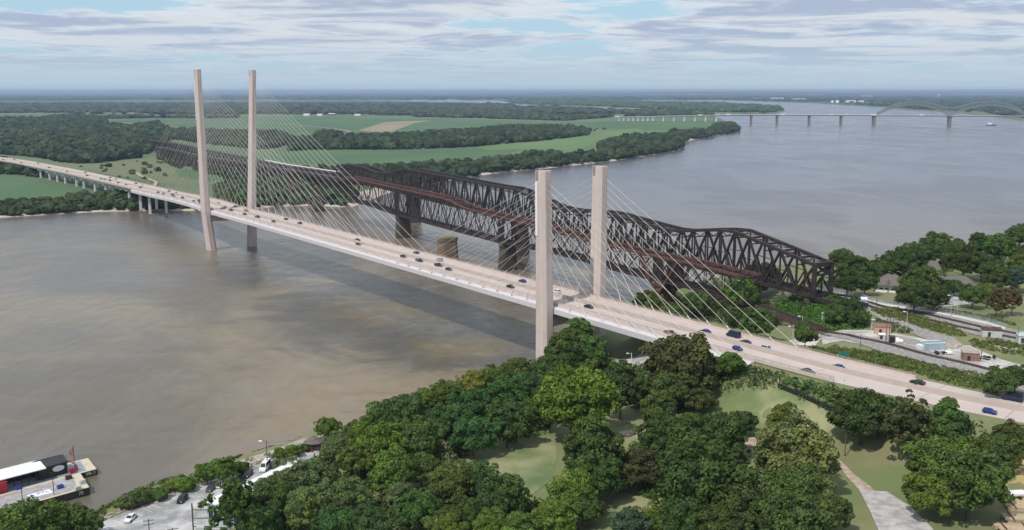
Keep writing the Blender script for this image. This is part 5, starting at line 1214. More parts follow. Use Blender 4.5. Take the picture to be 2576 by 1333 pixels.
# towboat
p = at(2493, 315.5, 0); t = empty('towboat', p, 'small towboat with a white wheelhouse on the far river', 'boat')
MB().prism([(p.x - 17, p.y - 5), (p.x + 14, p.y - 5), (p.x + 19, p.y), (p.x + 14, p.y + 5), (p.x - 17, p.y + 5)], -.5, 3.2).build('hull', M['hull'], t); MB().box((p.x - 6, p.y, 5), (16, 7, 4)).box((p.x - 6, p.y, 8.6), (7, 5, 3.2)).build('wheelhouse', M['white'], t)
# left far viaduct with lorries
P = [at(x, 276.2, 6) for x in np.linspace(108, 325, 12)]; P = [Vector((p.x, p.y, 17)) for p in P]; e = empty('viaduct', (P[6].x, P[6].y, 6), 'low pale highway viaduct far off at the upper left', 'viaduct'); la = lats(P)
MB().sweep(P, la, [(-12, -2.5), (12, -2.5), (12, 0), (-12, 0)]).build('deck', M['grey_steel'], e)
mb = MB()
for i in range(len(P) - 1):
    for j in range(3): q = P[i].lerp(P[i + 1], j / 3); mb.box((q.x, q.y, 10), (2.5, 16, 10))
mb.build('piers', M['grey_conc'], e)
for i, (x, wh) in enumerate(((120, 'at its left end'), (190, 'left of its middle'), (216, 'in its middle'), (243, 'right of its middle'), (327, 'at its right end'))):
    q = P[0].lerp(P[-1], (x - 108) / 217); t = empty('truck', (q.x, q.y - 5, 17), 'tiny white truck on the far viaduct, ' + wh, 'truck', 'trucks on the far viaduct'); MB().box((q.x, q.y - 5, 19.6), (18, 2.6, 4)).build('trailer', M['white'], t); MB().box((q.x + 11, q.y - 5, 18.6), (3, 2.5, 2.8), 0, .9).build('cab', M['white'], t)
# water towers, tanks, far buildings
def water_tower(x, y, h, rz_, label, drum=False):
    p = at(x, y, 6); t = empty('water_tower', p, label, 'water tower')
    mb = MB(); cv, cf = ICO3; k = 0; mb.v = [tuple(np.array(c) * np.array([rz_, rz_, rz_ * .6]) + np.array([p.x, p.y, 6 + h])) for c in cv]; mb.f = [tuple(f) for f in cf]; mb.build('tank', M['white'], t, smooth=True)
    mb = MB().tube((p.x, p.y, 4), (p.x, p.y, 6 + h), rz_ * .22, 10)
    for a in range(6): mb.tube((p.x + math.cos(a * 1.047) * rz_ * .9, p.y + math.sin(a * 1.047) * rz_ * .9, 4), (p.x + math.cos(a * 1.047) * rz_ * .8, p.y + math.sin(a * 1.047) * rz_ * .8, 6 + h), rz_ * .06, 6)
    mb.build('support', M['white'], t)
water_tower(333, 234, 62, 26, 'white water tower on the horizon at the left'); water_tower(2361, 248.5, 56, 17, 'white water tower on legs near the right horizon')
for x, rr_, lab in ((2094, 13, 'white domed tank on the far shore, left one'), (2106.5, 16, 'white domed tank on the far shore, right and larger one')):
    p = at(x, 259.5, 6); t = empty('storage_tank', p, lab, 'tank', 'white domed tanks'); MB().tube((p.x, p.y, 4), (p.x, p.y, 26), rr_, 24).build('shell', M['white'], t, smooth=True)
    mb = MB(); cv, cf = ICO3; mb.v = [tuple(np.array(c) * np.array([rr_, rr_, rr_ * .55]) + np.array([p.x, p.y, 26])) for c in cv]; mb.f = [tuple(f) for f in cf]; mb.build('dome', M['white'], t, smooth=True)
def far_building(x, y, w_, h, d, label, mat='panel', n_=1):
    p = at(x, y, 6); t = empty('industrial_building', p, label, 'building'); W_ = w_ * p.y / F_PX
    MB().box((p.x, p.y, 6 + h / 2), (W_, d, h)).build('wall', M[mat], t); mb = MB(); mb.hexa([(p.x - W_ / 2 - 1, p.y - d / 2 - 1, 6 + h), (p.x + W_ / 2 + 1, p.y - d / 2 - 1, 6 + h), (p.x + W_ / 2 + 1, p.y + d / 2, 6 + h), (p.x - W_ / 2 - 1, p.y + d / 2, 6 + h), (p.x - W_ / 2 - 1, p.y - 1, 8.5 + h), (p.x + W_ / 2 + 1, p.y - 1, 8.5 + h), (p.x + W_ / 2 + 1, p.y + 1, 8.5 + h), (p.x - W_ / 2 - 1, p.y + 1, 8.5 + h)]); mb.build('roof', M['white'], t)
for a_ in ((2140, 258, 22, 22, 40, 'white plant building right of the domed tanks', 'white'), (2166, 257, 12, 16, 40, 'small white plant building beside the far shore trees', 'white'), (2180, 246.5, 26, 40, 90, 'long beige warehouse on the far shore', 'tan'), (2225, 246, 50, 22, 60, 'low cream warehouse right of the beige one', 'panel'), (2295, 246.5, 30, 18, 60, 'low cream warehouse below the right water tower', 'panel'),
           (2132, 246, 22, 24, 60, 'pale warehouse left of the beige one', 'panel'), (1955, 251, 30, 26, 60, 'pale plant on the upper river bend', 'panel'), (2010, 251.5, 34, 18, 60, 'long low pale shed on the upper river bend', 'panel'), (1900, 249.5, 28, 14, 60, 'pale sandy stockyard building far up the river', 'tan'),
           (835, 290, 16, 8, 30, 'low reddish shed behind the green field', 'brick'), (772, 291, 14, 8, 30, 'low white shed behind the green field', 'white'), (805, 291, 12, 7, 30, 'second low white shed behind the green field', 'white'), (900, 291, 14, 6, 30, 'pale shed by the far road', 'panel'), (1005, 283, 12, 8, 30, 'white barn among the far woods', 'white'), (1030, 284, 12, 8, 30, 'white barn right of the first far barn', 'white'), (725, 276, 16, 9, 30, 'pale roofed shed in the far woods', 'white'),
           (1780, 277, 12, 8, 30, 'white building on the river bend before the island', 'white'), (955, 268, 8, 6, 20, 'tiny white house in the far woods', 'white'), (50, 366, 5, 5, 9, 'white building inside the wide dark wood', 'white'), (98, 368, 5, 5, 9, 'second white building inside the wide dark wood', 'white')):
    far_building(*a_)
p = at(710, 247, 6); t = empty('radio_mast', p, 'thin radio mast on the horizon between the tall towers cables', 'mast'); MB().tube(p, (p.x, p.y, 250), 3.0, 5, 1.5).build('mast', M['grey_steel'], t)
# ================================================================ NEAR SIDE OBJECTS
def pole(x, yb, yt, label, kind='utility', cat='pole', mat='wood', rr_=.17, base=None, group=None):
    p = gat(x, yb); D = p.y; 
    # height from the top pixel
    a, b, c_ = ray(x, yt); h = CAM_Z + c_ * (p.y / b) - p.z; h = max(2.5, h)
    t = empty({'lamp': 'lamp_pole', 'utility': 'utility_pole', 'mast': 'signal_mast', 'post': 'post'}[kind], p, label, cat, group)
    if kind == 'mast':
        mb = MB()
        for sx_ in (-.45, .45):
            for sy in (-.45, .45): mb.bar((p.x + sx_, p.y + sy, p.z - .5), (p.x + sx_, p.y + sy, p.z + h), .14)
        for i in range(int(h / 1.1)):
            z = p.z + i * 1.1
            for s_ in (-.45, .45): mb.bar((p.x - .45, p.y + s_, z), (p.x + .45, p.y + s_, z + 1.1), .1); mb.bar((p.x + s_, p.y - .45, z), (p.x + s_, p.y + .45, z + 1.1), .1)
        mb.build('mast', M['grey_steel'], t); MB().box((p.x, p.y, p.z + h), (1.6, 1.6, .3)).build('platform', M['grey_steel'], t)
    else:
        MB().tube((p.x, p.y, p.z - .5), (p.x, p.y, p.z + h), rr_, 8, rr_ * .7).build('shaft', M[mat], t)
        if kind == 'lamp': MB().bar((p.x, p.y, p.z + h - .2), (p.x - 1.5, p.y - .5, p.z + h + .1), .1).build('arm', M[mat], t); MB().box((p.x - 1.7, p.y - .6, p.z + h + .05), (1.0, .55, .28)).build('lamp_head', M['white'], t)
        if kind == 'utility':
            mb = MB()
            for k in (.4, 1.5): mb.bar((p.x - 1.3, p.y - .5, p.z + h - k), (p.x + 1.3, p.y + .5, p.z + h - k), .16)
            mb.build('crossarm', M[mat], t); mb = MB()
            for q in (-1.1, -.5, .5, 1.1): mb.tube((p.x + q, p.y + q * .38, p.z + h - .35), (p.x + q, p.y + q * .38, p.z + h - .02), .09, 6)
            mb.build('insulator', M['grey_steel'], t)
    return t, p, h
for a_ in ((673, 1178, 1108, 'tall wooden lamp pole standing in the riverside lot', 'lamp', 'lamp post'), (950, 1048, 1020, 'wooden pole with lamp poking above the trees at the river', 'lamp', 'lamp post'),
           (341, 1360, 1336, 'short pole at the water edge beside the barge trees', 'lamp', 'lamp post') if False else (2172, 712, 680, 'wooden pole on the left side of the first house', 'utility', 'pole'),
           (376, 1345, 1306, 'wooden utility pole with crossarms in the lot at the bottom edge', 'utility', 'pole'), (435, 1350, 1330, 'top of a utility pole at the bottom edge of the lot', 'utility', 'pole'),
           (2233, 737, 703, 'wooden pole in front of the first house', 'utility', 'pole'), (2205, 773, 733, 'dark pole beside the main tracks', 'utility', 'pole'), (2125, 1148, 1070, 'grey wooden pole on the grass above the gravel drive', 'utility', 'pole'),
           (2164, 873, 840, 'dark short pole beside the lower track', 'post', 'pole'), (2228, 863, 800, 'dark pole in the yard, left one of the three', 'post', 'pole'), (2236, 864, 785, 'dark pole in the yard, tallest of the three', 'post', 'pole'), (2246, 838, 795, 'dark pole in the yard, rear one of the three', 'post', 'pole'),
           (2468, 904, 878, 'dark pole behind the brick hut', 'post', 'pole'), (2361, 820, 796, 'slim pole on the near side of the main tracks', 'post', 'pole'), (2559, 860, 822, 'grey pole at the right edge beside the tracks', 'post', 'pole'),
           (1588, 925, 888, 'white lamp pole in the small paved yard among the trees', 'lamp', 'lamp post'), (1957, 972, 962, 'small white marker post at the corner of the upper meadow', 'post', 'post')):
    pole(*a_[:3], a_[3], a_[4], a_[5], mat='white' if 'white' in a_[3] else 'wood')
for a_ in ((2304, 768, 740, 'light pole at the fence before the first house'), (2351, 787, 752, 'light pole at the fence, second from the left'), (2391, 797, 742, 'tallest light pole, beside the white box at the fence'), (2408, 784, 765, 'short light pole at the fence behind the tallest'), (2280, 832, 783, 'light pole between the weeds and the yard'), (1993, 870, 820, 'light pole on the gravel lot behind the deck'), (2026, 815, 790, 'light pole at the end of the rusty trestle') if False else (2017, 838, 795, 'thin grey pole beside the rusty trestle')):
    pole(a_[0], a_[1], a_[2], a_[3], 'lamp', 'lamp post', 'grey_steel', .14)
for a_ in ((2111, 820, 775, 'tall lattice signal mast beside the lower track'), (2070, 816, 788, 'lattice signal mast at the trestle end'), (2195, 828, 804, 'small lattice mast left of the tan shed')): pole(a_[0], a_[1], a_[2], a_[3], 'mast', 'mast')
# overhead wires from the lot pole over the bank
for k_, (za_, zb__) in enumerate(((0, 0), (-1.2, -.8))):
    a_ = at(673, 1112 , 17.5) ; b__ = at(950, 1023, 22); mbw = MB(); pp = [a_.lerp(b__, i / 14) + Vector((0, 0, -3.2 * 4 * (i / 14) * (1 - i / 14) + za_)) for i in range(15)]
    for i in range(14): mbw.tube(pp[i], pp[i + 1], .035, 5)
    ww = mbw.build('overhead_wire', M['black'], None); tag(ww, ['upper thin wire strung along the river bank above the lot', 'lower thin wire strung along the river bank above the lot'][k_], 'wire', 'wires along the river bank')
# lot railing, edge line and stall lines
def fence(px, label, h=1.1, mat='rust', name='railing', cat='railing', st=2.6, rails=(1.0, .55), mesh=False, base=False):
    P = gpath(px, st); e = empty(name, P[0], label, cat); la = lats(P); mb = MB()
    for p in P: mb.box((p.x, p.y, p.z + h / 2), (.16, .16, h + .1))
    mb.build('posts', M[mat], e)
    for r_ in rails: MB().sweep(P, la, [(-.05, h * r_ - .06), (.05, h * r_ - .06), (.05, h * r_ + .06), (-.05, h * r_ + .06)]).build('rail', M[mat], e)
    if mesh:
        mb = MB()
        for a, b in zip(P[:-1], P[1:]):
            k = 5
            for j in range(k): q = a.lerp(b, j / k); q2 = a.lerp(b, (j + 1) / k); mb.bar(q + Vector((0, 0, .1)), q2 + Vector((0, 0, h)), .06); mb.bar(q + Vector((0, 0, h)), q2 + Vector((0, 0, .1)), .06)
        mb.build('mesh', M['fence'], e)
    if base: MB().sweep(P, la, [(-.3, -.3), (.3, -.3), (.3, .9), (-.3, .9)]).build('base_wall', M['panel'], e)
fence([(333, 1288), (400, 1263), (462, 1241), (530, 1213), (590, 1196), (655, 1170), (700, 1152), (770, 1131), (778, 1128)], 'long rusty steel railing along the river side of the parking lot', 1.5)
fence([(2066, 727), (2110, 738), (2175, 755)], 'grey mesh fence beside the main tracks, part next to the portal', 2.6, 'fence', 'mesh_fence', 'fence', 3.2, (1.0, .5), True)
fence([(2175, 756), (2250, 772), (2320, 783), (2400, 797), (2484, 815), (2530, 829)], 'long grey mesh fence with a low pale wall in front of the houses', 2.6, 'fence', 'mesh_fence', 'fence', 3.2, (1.0, .5), True, True)
fence([(2390, 893), (2440, 905), (2500, 918), (2576, 936), (2620, 948)], 'wire fence round the lower yard beside the brick hut', 1.9, 'grey_steel', 'wire_fence', 'fence', 4, (1.0, .5, .1))
P = gpath([(1958, 974), (2030, 1004), (2104, 1041)], 3); e = empty('low_black_wall', P[0], 'low black wall edging the upper meadow below the highway', 'wall'); MB().sweep(P, lats(P), [(-.4, -.5), (.4, -.5), (.4, 1.3), (-.4, 1.3)]).build('wall', M['black'], e)
# stall lines
nn = empty('stall_lines', gat(430, 1280), 'pale painted parking stall lines', 'marking') if False else None
mb = MB(); ps = [gat(x, y) for x, y in ((330, 1300), (470, 1244), (600, 1200))]
dirl = (gat(500, 1229) - gat(360, 1286)).normalized(); across = Vector((dirl.y, -dirl.x, 0))
base_p = gat(290, 1300)
for i in range(22):
    q = gat(282, 1309) + dirl * (i * 3.1) ; q1 = q; q2 = q + across * 5.2
    a = Vector((q1.x, q1.y, gz(q1.x, q1.y) + .16)); b = Vector((q2.x, q2.y, gz(q2.x, q2.y) + .16)); mb.bar(a, b, .14, .04)
tag(mb.build('parking_marking', M['mark']), kind='structure')
# gazebo
p = gat(790, 1131); t = empty('gazebo', p, 'octagonal gazebo with grey roof and red brown rails at the river', 'gazebo'); mb = MB(); mr = MB()
for k in range(8):
    a = k * math.pi / 4; q = Vector((p.x + 2.7 * math.cos(a), p.y + 2.7 * math.sin(a), p.z)); q2 = Vector((p.x + 2.7 * math.cos(a + .785), p.y + 2.7 * math.sin(a + .785), p.z))
    MB().bar(q, q + Vector((0, 0, 3)), .2).build('post', M['rust'], t)
    if k != 6:
        for z in (.35, .7, 1.05): mr.bar(q + Vector((0, 0, z)), q2 + Vector((0, 0, z)), .12, .16)
mr.build('rail', M['red'], t)
mb = MB(); mb.v = [(p.x + 3.4 * math.cos(k * .7854), p.y + 3.4 * math.sin(k * .7854), p.z + 2.9) for k in range(8)] + [(p.x, p.y, p.z + 5.0)] + [(p.x, p.y, p.z + 2.8)]; mb.f = [(k, (k + 1) % 8, 8) for k in range(8)] + [((k + 1) % 8, k, 9) for k in range(8)]; mb.build('roof', M['roofgrey'], t)
MB().prism([(p.x + 3.1 * math.cos(k * .7854), p.y + 3.1 * math.sin(k * .7854)) for k in range(8)], p.z - .4, p.z + .2).build('floor', M['road'], t)
# white building by the lot
c0 = gat(518, 1290); c1 = gat(680, 1215); d = (c1 - c0); d.z = 0; Ld = d.length; d.normalize(); nn_ = Vector((d.y, -d.x, 0)); z0 = c0.z; hh = 5.5
t = empty('warehouse', c0, 'pale blue building with a flat white roof at the lot', 'building')
c0 = gat(520, 1262, hh).xy.to_3d(); c0.z = z0
def rect(o, a, b, c_, e_): return [(o + d * a + nn_ * c_).xy, (o + d * b + nn_ * c_).xy, (o + d * b + nn_ * e_).xy, (o + d * a + nn_ * e_).xy]
MB().prism(rect(c0, 0, 36, 0, 10), z0 - 1, z0 + hh).build('wall', M['container_blue'], t); MB().prism(rect(c0, -.3, 36.3, -.3, 10.3), z0 + hh + .01, z0 + hh + .45).build('roof', M['white'], t)
mb = MB()
for y in (1, 3.5): mb.prism(rect(c0, -.12, 0, y, y + 1.2), z0 + 1.2, z0 + 3.4)
mb.build('window', M['glass'], t); MB().prism(rect(c0, -.14, 0, 6, 8.6), z0, z0 + 3.6).build('door', M['black'], t); MB().prism(rect(c0, -2.2, -.14, 5.6, 9), z0 + 3.8, z0 + 4.05).build('awning', M['yellow'], t)
# electric frame
pa = gat(604, 1340) if False else gat(487, 1345); pb = gat(530, 1345); e = empty('electric_frame', pa, 'dark wooden substation frame with crossbeams at the bottom edge', 'frame'); mb = MB()
hA = 8.8
for q in (pa, pb): MB().tube(q, q + Vector((0, 0, hA)), .2, 8).build('post', M['wood'], e)
for z in (3, 6, 9): MB().bar(pa + Vector((0, 0, z * .78)), pb + Vector((0, 0, z * .78)), .2).build('crossbeam', M['wood'], e)
for i in range(7): q = pa.lerp(pb, (i + .5) / 7); MB().tube(q + Vector((0, 0, 7)), q + Vector((0, 0, 7.7)), .1, 6).build('insulator', M['grey_steel'], e)
mb = MB(); MB().box((pa.lerp(pb, .5) + Vector((0, -1, 1.6))), (2.2, 1.6, 2.4)).build('transformer', M['grey_steel'], e)
# sheet pile walls on the shore
for (a, b, lab) in (((577, 1168), (610, 1154), 'rusty sheet pile wall at the water, left piece'), ((636, 1150), (690, 1132), 'rusty sheet pile wall at the water below the lamp pole'), ((724, 1124), (759, 1111), 'rusty sheet pile wall at the water left of the gazebo')):
    q0 = at(*a, 1.2); q1 = at(*b, 1.2); e = empty('sheet_pile_wall', (q0.x, q0.y, 0), lab, 'wall', 'rusty walls at the shore'); mb = MB(); n_ = int((q1 - q0).length / .8)
    for i in range(n_): q = q0.lerp(q1, i / n_); mb.box((q.x, q.y + (.25 if i % 2 else -.25), 1.4), (.85, .5, 3.4 + rnd(-.4, .3)))
    mb.build('piling', M['rust'], e); MB().bar(q0 + Vector((0, 0, 1.6)), q1 + Vector((0, 0, 1.6)), .7, .3).build('cap', M['rust'], e)
# riprap
def rocks(px, n_, label, r0=.4, r1=1.0, h=0):
    pts = np.array([tuple(gat(x, y, h)[:2]) for x, y in px]); x0, y0 = pts.min(0); x1, y1 = pts.max(0); X = RG.uniform(x0, x1, n_ * 4); Y = RG.uniform(y0, y1, n_ * 4); k = inside(pts, X, Y); X, Y = X[k][:n_], Y[k][:n_]; Z = np.maximum(ground_z(X, Y), -.2)
    cv, cf = ICO1; r = RG.uniform(r0, r1, len(X)); V = cv[None] * RG.uniform(.7, 1.2, (len(X), len(cv), 1)) * r[:, None, None] * np.array([1.2, 1, .7]) + np.stack([X, Y, Z + r * .3], 1)[:, None]
    Fq = cf[None] + (np.arange(len(X)) * len(cv))[:, None, None]; tag(meshobj('rocks', npmesh('rocks', V.reshape(-1, 3), Fq.reshape(-1, 3)), M['rock']), label, 'rocks', kind='stuff')
rocks([(586, 1176), (690, 1145), (759, 1117), (812, 1104), (860, 1098), (850, 1112), (790, 1124), (700, 1150), (600, 1184)], 420, 'pale riprap rocks on the bank between lot and gazebo')
rocks([(262, 1300), (290, 1283), (480, 1218), (500, 1214), (480, 1224), (300, 1292), (270, 1310)], 160, 'rocks and drift at the waterline below the lot', .2, .5)
rocks([(2370, 862), (2420, 868), (2400, 880), (2370, 872)], 120, 'rubble heaps in the rail yard', .4, 1.1)
rocks([(2480, 868), (2560, 880), (2550, 888), (2490, 876)], 60, 'dark scrap heaps behind the wire fence', .3, .8)
# houses
def house(x, y, wpx, dep, h, rh, label, rz, wallm='white'):
    p = gat(x, y); W_ = wpx * math.hypot(p.x, p.y) / F_PX; t = empty('house', p, label, 'house'); z = p.z
    MB().box((p.x, p.y, z + h / 2 - .5), (W_, dep, h + 1), rz).build('wall', M[wallm], t)
    ca, sa = math.cos(rz), math.sin(rz); T = lambda a, b, c_: (p.x + a * ca - b * sa, p.y + a * sa + b * ca, z + c_); o = 1.4; mb = MB()
    mb.hexa([T(-W_ / 2 - o, -dep / 2 - o, h), T(W_ / 2 + o, -dep / 2 - o, h), T(W_ / 2 + o, dep / 2 + o, h), T(-W_ / 2 - o, dep / 2 + o, h), T(-W_ * .2, -.4, h + rh), T(W_ * .2, -.4, h + rh), T(W_ * .2, .4, h + rh), T(-W_ * .2, .4, h + rh)]); rf = mb.build('roof', M['roofgrey'], t)
    rf['org'] = tuple(t.location); MB().box(T(W_ * .1, 1.2, h + rh * .8), (1.4, 1.4, 2.4), rz).build('chimney', M['roofgrey'], rf)
    mb = MB(); mb.hexa([T(-W_ / 2 - o - .1, -dep / 2 - o - .1, h - .9), T(W_ / 2 + o + .1, -dep / 2 - o - .1, h - .9), T(W_ / 2 + o + .1, dep / 2 + o + .1, h - .9), T(-W_ / 2 - o - .1, dep / 2 + o + .1, h - .9), T(-W_ / 2 - o - .1, -dep / 2 - o - .1, h + .05), T(W_ / 2 + o + .1, -dep / 2 - o - .1, h + .05), T(W_ / 2 + o + .1, dep / 2 + o + .1, h + .05), T(-W_ / 2 - o - .1, dep / 2 + o + .1, h + .05)]); mb.build('fascia', M['roofgrey'], t)
    for k in (-.3, -.1, .12, .32): MB().box(T(W_ * k, -dep / 2 - .05, h * .5), (1.8, .14, 1.3), rz).build('window', M['glass'], t)
    return t, T, W_
t, T, W_ = house(2241, 728, 62, 15, 3.6, 4.2, 'white house with a grey hip roof beside the fence, left of the big green tree', -.45)
MB().box(T(-1, -7.9, 2.9), (W_ * .9, 1.2, 1.5), -.45).build('porch_wall', M['white'], t)
house(2405, 735, 88, 17, 3.4, 5.2, 'larger house with a dark hip roof right of the big green tree', -.35, 'white'); 
t, T, W_ = house(2345, 708, 40, 13, 3.8, 7.5, 'steep grey roofed wing between the two houses', -.35, 'panel')
# yard sheds and boxes
def shed(x, y, wpx, dep, h, label, wall, roof, rz=-.25, name='shed', cat='shed', slope=.5, door=True):
    p = gat(x, y); W_ = wpx * math.hypot(p.x, p.y) / F_PX; t = empty(name, p, label, cat); ca, sa = math.cos(rz), math.sin(rz); z = p.z
    T = lambda a, b, c_: (p.x + a * ca - b * sa, p.y + a * sa + b * ca, z + c_)
    MB().box((p.x, p.y, z + h / 2 - .2), (W_, dep, h + .4), rz).build('wall', M[wall], t); mb = MB()
    mb.hexa([T(-W_ / 2 - .2, -dep / 2 - .2, h + .01), T(W_ / 2 + .2, -dep / 2 - .2, h + .01), T(W_ / 2 + .2, dep / 2 + .2, h + .01), T(-W_ / 2 - .2, dep / 2 + .2, h + .01), T(-W_ / 2 - .2, -dep / 2 - .2, h + .25), T(W_ / 2 + .2, -dep / 2 - .2, h + .25), T(W_ / 2 + .2, dep / 2 + .2, h + .25 + slope), T(-W_ / 2 - .2, dep / 2 + .2, h + .25 + slope)]); mb.build('roof', M[roof], t)
    if door: MB().box(T(-W_ * .15, -dep / 2 - .05, 1.1), (1.0, .12, 2.1), rz).build('door', M['black'], t)
    return t, T, W_
shed(2219, 838, 37, 4.5, 3.0, 'small tan shed with a reddish roof in the yard', 'tan', 'brick')
shed(2173, 768, 13, 3, 3.0, 'blue grey signal hut beside the main tracks', 'container_blue', 'panel')
shed(2493, 846, 42, 4, 2.9, 'grey container hut with a rusty roof beside the main tracks', 'grey_steel', 'rust')
shed(2573, 861, 24, 4, 2.9, 'grey hut cut by the right edge of the photo', 'grey_steel', 'grey_steel')
shed(2440, 906, 36, 4.5, 3.2, 'low brick hut with a pale rubble roof in the lower yard', 'brick', 'rock', slope=.1)
shed(2218, 853, 14, 3, 2.0, 'pale grey electrical cabinet beside the dark poles', 'grey_steel', 'panel', slope=0, name='electrical_cabinet', cat='cabinet')
shed(2243, 862, 12, 3, 2.4, 'black transformer box at the foot of the dark poles', 'black', 'black', slope=0, name='transformer_box', cat='transformer')
# blue open container
p = gat(2345, 878); t = empty('open_container', p, 'faded blue open container with a white top edge in the yard', 'container'); T = lambda a, b, c_: (p.x + a * math.cos(.15) - b * math.sin(.15), p.y + a * math.sin(.15) + b * math.cos(.15), p.z + c_)
mb = MB()
for (a, b, w_, d_) in ((0, -2, 8.4, .2), (0, 2, 8.4, .2), (-4.1, 0, .2, 3.8), (4.1, 0, .2, 3.8)): mb.box(T(a, b, 1.4), (w_, d_, 2.8), .15)
mb.build('side', M['container_blue'], t); MB().box(T(0, 0, 1.0), (8.0, 3.7, .2), .15).build('load', M['panel'], t); mb = MB()
for b in (-2, 2): mb.box(T(0, b, 2.9), (8.6, .35, .2), .15)
mb.build('top_rim', M['white'], t)
p = gat(2322, 878); t = empty('white_skip', p, 'small white skip leaning beside the blue container', 'skip'); MB().box((p.x, p.y, p.z + .9), (4, 2.6, 1.8), .3, 1.15).build('body', M['white'], t); MB().box((p.x, p.y, p.z + 1.85), (4.2, 2.7, .12), .3).build('lid', M['panel'], t)
for i, (x, y, lab) in enumerate(((2252, 860, 'white tank beside the transformer box, left one'), (2261, 864, 'white tank beside the transformer box, right one'), (2385, 893, 'white tank in the junk pile right of the blue container'))):
    p = gat(x, y); t = empty('small_tank', p, lab, 'tank', 'small white tanks'); MB().tube((p.x - 1.4, p.y, p.z + .9), (p.x + 1.4, p.y + .3, p.z + .9), .85, 12).build('shell', M['white'], t, smooth=False); MB().box((p.x, p.y, p.z + .12), (2.4, 1.2, .24)).build('cradle', M['black'], t)
for x, y, lab in ((2370, 892, 'pile of dark scrap right of the blue container'), (2485, 905, 'row of dark barrels beside the wire fence')):
    p = gat(x, y); t = empty('scrap_pile', p, lab, 'scrap'); mb = MB()
    for k in range(14): q = Vector((p.x + rnd(-3, 3), p.y + rnd(-1.4, 1.4), p.z + .4)); MB().tube(q, q + Vector((rnd(-.5, .5), rnd(-.5, .5), rnd(.5, 1.2))), rnd(.3, .6), 8).build('drum', M['black'], t)
    MB().box((p.x, p.y + 1.2, p.z + .4), (3, 1, .9), .4).build('crate', M['grey_steel'], t)
# green road sign from behind
p = gat(2122, 905); t = empty('road_sign', p, 'green highway sign panel beyond the far edge of the highway', 'sign'); hz_ = max(0, 33.6 - p.z); MB().box((p.x, p.y, p.z + hz_), (4.2, .2, 1.8), .35).build('panel', M['leaf'] if False else simple('sign_green', (.03, .20, .13), .5), t); MB().tube((p.x - 2, p.y + .4, p.z), (p.x - 2, p.y + .3, p.z + hz_), .15, 6).tube((p.x + 2, p.y + .9, p.z), (p.x + 2, p.y + .8, p.z + hz_), .15, 6).build('support', M['grey_steel'], t)
# small paved yard among the trees: white unit
p = gat(1565, 925); t = empty('air_handler', p, 'white box units beside the dark yard among the trees', 'box unit'); MB().box((p.x, p.y, p.z + 1.3), (4, 2.5, 2.6), .3).build('casing', M['white'], t); MB().box((p.x + 4, p.y + 2, p.z + .9), (2.5, 2, 1.8), .3).build('small_casing', M['panel'], t)
# timber stacks at the right corner
for i, (x, y) in enumerate(((2550, 1335), (2568, 1310), (2572, 1280))):
    p = gat(x, y); t = empty('timber_stack', p, ['timber stack in the bottom right corner, lowest one', 'timber stack in the bottom right corner, middle one', 'timber stack in the bottom right corner, topmost one'][i], 'timber stack', 'stacks of sawn timber'); mb = MB()
    for k in range(5):
        for j in range(3): mb.box((p.x + rnd(-.2, .2), p.y + (k - 2) * .75, p.z + .2 + j * .38), (7.5 + rnd(-.8, .8), .6, .3), -.1)
    mb.build('beams', M['palewood'], t); MB().box((p.x - 2.5, p.y, p.z + 1.35), (.3, 4.2, .12), -.1).box((p.x + 2.5, p.y, p.z + 1.35), (.3, 4.2, .12), -.1).build('strap', M['rust'], t)
p = gat(2555, 1245, 1); t = place_car.__name__ and empty('white_tank_trailer', p, 'white rounded trailer at the edge of the dry field', 'trailer'); MB().tube((p.x - 2, p.y, p.z + 1.3), (p.x + 2, p.y + .5, p.z + 1.3), .9, 12).build('tank', M['white'], t); wmb = MB()
for q in (-.9, .9): wmb.tube((p.x + q, p.y - 1, p.z + .4), (p.x + q, p.y + 1, p.z + .4), .4, 12)
wmb.build('wheels', M['tyre'], t)
# bare branches at the meadow edge
for i, (x, y, lab) in enumerate(((1135, 1128, 'bare pale branches sticking out at the left tip of the left meadow'), (1243, 1108, 'small bare bush at the top edge of the left meadow'), (1125, 1166, 'fallen pale branch on the left meadow'))):
    p = gat(x, y); t = empty('bare_branches', p, lab, 'branches'); mb = MB()
    for k in range(9): q = p + Vector((rnd(-1.5, 1.5), rnd(-1, 1), 0)); q2 = q + Vector((rnd(-2, 3), rnd(-1, 1), rnd(1, 3.5))); mb.tube(q, q2, .16, 5, .08); mb.tube(q2, q2 + Vector((rnd(-1, 1.5), rnd(-.5, .5), rnd(.2, 1.4))), .08, 5, .03); mb.tube(q.lerp(q2, .6), q.lerp(q2, .6) + Vector((rnd(-1.5, 1.5), 0, rnd(.2, 1))), .07, 5, .03)
    mb.build('branches', M['rock'], t)
# ================================================================ BARGES
def wz(x, y, z): return at(x, y, z)
ux = (wz(195, 1201, 2.2) - wz(0, 1254, 2.2)); ux.z = 0; ux.normalize(); uy = Vector((-ux.y, ux.x, 0))      # ux along, uy away from us
def local(o): return lambda a, b, z: o + ux * a + uy * b + Vector((0, 0, z - o.z))
